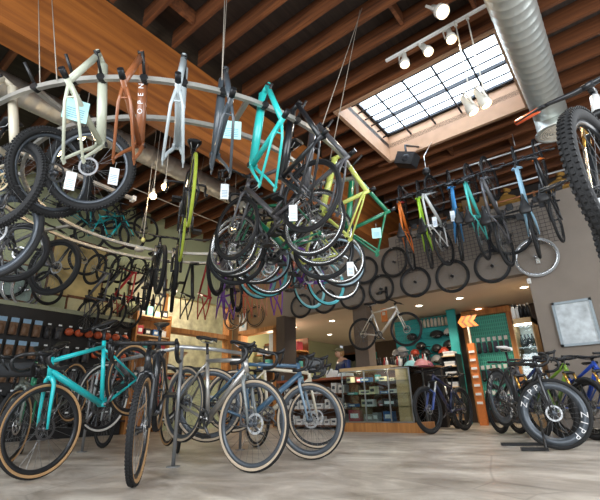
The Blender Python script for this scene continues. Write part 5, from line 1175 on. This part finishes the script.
# yellow mural shapes and pale board on the green wall
for (y0_, y1_, z0_, z1_), m, lb in (((3.15, 4.25, 2.75, 4.0), mat('ochre_mural', (0.55, 0.42, 0.18), 0.8, var=0.3, scale=3), 'ochre and cream picture on the green wall behind hung bikes'), ((1.9, 2.9, 2.5, 3.2), mat('pale_aqua_board', (0.42, 0.55, 0.50), 0.7), 'pale aqua board low on the green wall'), ((3.6, 4.7, 2.45, 2.75), mat('pale_yellow_board', (0.60, 0.55, 0.32), 0.7), 'pale yellow strip board above the display wall'), ((4.95, 5.9, 2.95, 3.6), mat('cream_picture', (0.70, 0.62, 0.45), 0.7, var=0.3, scale=6), 'cream picture panel right of the teal wall bikes')):
    t = thing('wall_picture', lb, 'picture', loc=(0, 0, 0)); MB().box2((XL, y0_, z0_), (XL+0.03, y1_, z1_)).build('picture_panel', m, t)
    MB().box2((XL, y0_-0.03, z0_-0.03), (XL+0.04, y1_+0.03, z0_)).box2((XL, y0_-0.03, z1_), (XL+0.04, y1_+0.03, z1_+0.03)).box2((XL, y0_-0.03, z0_), (XL+0.04, y0_, z1_)).box2((XL, y1_, z0_), (XL+0.04, y1_+0.03, z1_)).build('picture_frame', M_darkwood, t)
# bikes hung on the green wall
XB = XL+0.45
def wall_bike(px, py, label, cc, kind='road', sgn=1, ang=0, **kw):
    c = at(px, py, 0, XB); wb = GEO[kind]['WB']; d = V((0.0, math.cos(R(ang))*sgn, math.sin(R(ang)))); 
    F = c+d*wb/2; Q = c-d*wb/2; up_ = V((0, 0, 1)) if abs(d.z) < 0.8 else V((1, 0, 0))
    return bicycle('bicycle', label, 'bicycle', bike_matrix(F, Q, kind, up=up_), kind, cc, fine=False, **kw)
wall_bike(112, 235, 'teal bike hung high on the green wall', c_teal, ang=15)
wall_bike(95, 225, 'dark teal bike hung high on the green wall left of the other', paint('deep_teal', (0.02, 0.25, 0.27)), ang=-10)
wall_bike(127, 222, 'black framed bike at the top of the green wall', c_blk, ang=0)
wall_bike(70, 206, 'black bike highest on the green wall behind the knobby wheels', c_blk, ang=5)
wall_bike(60, 262, 'black bike on the green wall behind the tilted wheels', c_blk, ang=20)
for px, py, lb, cc in ((91, 292, 'grey frameless looking bike hung upright, first on the lower green wall', c_graph), (104, 290, 'dark bike hung upright on the lower green wall, second', c_blk), (118, 290, 'red bike hung upright on the lower green wall, third', c_red), (133, 292, 'black bike hung upright on the lower green wall, fourth', c_blk)):
    c = at(px, py, 0, XB+0.1); F = c+V((0, 0, 0.5)); Q = c-V((0, 0, 0.5)); F.z -= 0.0
    bicycle('bicycle', lb, 'bicycle', bike_matrix(F, Q, 'road', up=V((1, 0.25, 0))), 'road', cc, fine=False)
def wallwheel(px, py, lb, rim, dth=0):
    c = at(px, py, 0, XL+0.12+0.05*dth); t = thing('bicycle_wheel', lb, 'bicycle wheel', Matrix.Translation(c) @ Matrix.Rotation(R(90+dth*8), 4, 'Z'))
    wheel(t, 0.345, 0.018, Matrix.Identity(4), None, rim, 0.03, None, name='wheel', tire_mat=M_greytire if rim is M_rimsilver else None)
wallwheel(20, 288, 'silver rimmed wheel leaning low on the green wall, left of its twin', M_rimsilver, 1); wallwheel(27, 290, 'silver rimmed wheel leaning low on the green wall, right of its twin', M_rimsilver, 3)
wallwheel(48, 288, 'black wheel low on the green wall right of the silver pair', M_rim, 2); wallwheel(8, 280, 'black wheel low on the green wall at the left edge', M_rim, 0)
# wooden shelf unit with boxes right of the display wall
t = thing('wooden_shelving', 'warm wooden shelf unit against the left wall below the pictures', 'shelf', loc=(XL+0.22, 5.45, 0))
MB().box2((-0.21, -0.46, 0), (0.2, -0.42, 2.6)).box2((-0.21, 0.42, 0), (0.2, 0.46, 2.6)).box2((-0.21, -0.46, 0), (-0.19, 0.46, 2.6)).build('carcass', M_trimwood, t)
for z in (0.1, 0.6, 1.1, 1.6, 2.05, 2.5): MB().box2((-0.2, -0.42, z), (0.2, 0.42, z+0.03)).build('shelf_board', M_lightwood, t)
rnd = random.Random(5)
for z, zn in ((1.131, 'third'), (1.631, 'fourth'), (2.081, 'fifth'), (2.531, 'top')):
    for i in range(4):
        cn, cc = citems[rnd.randrange(7)]; h_ = rnd.uniform(0.12, 0.28); tt = thing('shelf_carton', '%s carton on the %s board of the wooden shelf, %s from the left' % (cn, zn, ['first', 'second', 'third', 'fourth'][i]), 'box', loc=(XL+0.25, 5.14+0.205*i, z))
        MB().box((0, 0, h_/2), (0.2, 0.15, h_)).build('carton', mat('counter_'+cn, cc, 0.5), tt); MB().box((0.101, 0, h_*0.5), (0.002, 0.09, h_*0.4)).build('carton_label', M_tag, tt)
# storage seen through the doorway on the far wall
t = thing('stock_shelf', 'stock shelves seen through the wooden doorway', 'shelf', loc=(-8.1, 9.3, 0))
MB().box2((-0.85, 0.2, 0), (0.85, 0.22, 2.3)).build('back_board', M_darkwood, t)
for z in (0.5, 1.0, 1.45, 1.9): MB().box2((-0.85, -0.2, z), (0.85, 0.2, z+0.03)).build('shelf_board', M_trimwood, t)
for z, zn in ((1.031, 'second'), (1.481, 'third'), (1.931, 'top')):
    for i in range(6):
        cn, cc = citems[rnd.randrange(7)]; h_ = rnd.uniform(0.12, 0.3); tt = thing('stock_carton', '%s stock carton behind the wooden doorway, %s board' % (cn, zn), 'box', loc=(-8.8+0.27*i, 9.25, z), group='stock cartons, %s board, %s' % (zn, cn))
        MB().box((0, 0, h_/2), (0.2, 0.25, h_)).build('carton', mat('counter_'+cn, cc, 0.5), tt); MB().box((0, -0.126, h_*0.5), (0.1, 0.002, h_*0.4)).build('carton_label', M_tag, tt)
for loc, e in (((-8.1, 8.9, 2.3), 30), ((XL-1.2, 6.8, 3.9), 150), ((XL+0.7, 5.5, 2.75), 25)):
    l = bpy.data.lights.new('warm_room_lamp', 'POINT'); l.energy = e; l.color = (1, 0.82, 0.58); l.shadow_soft_size = 0.12; o = bpy.data.objects.new('warm_room_lamp', l); COL.objects.link(o); o.location = loc
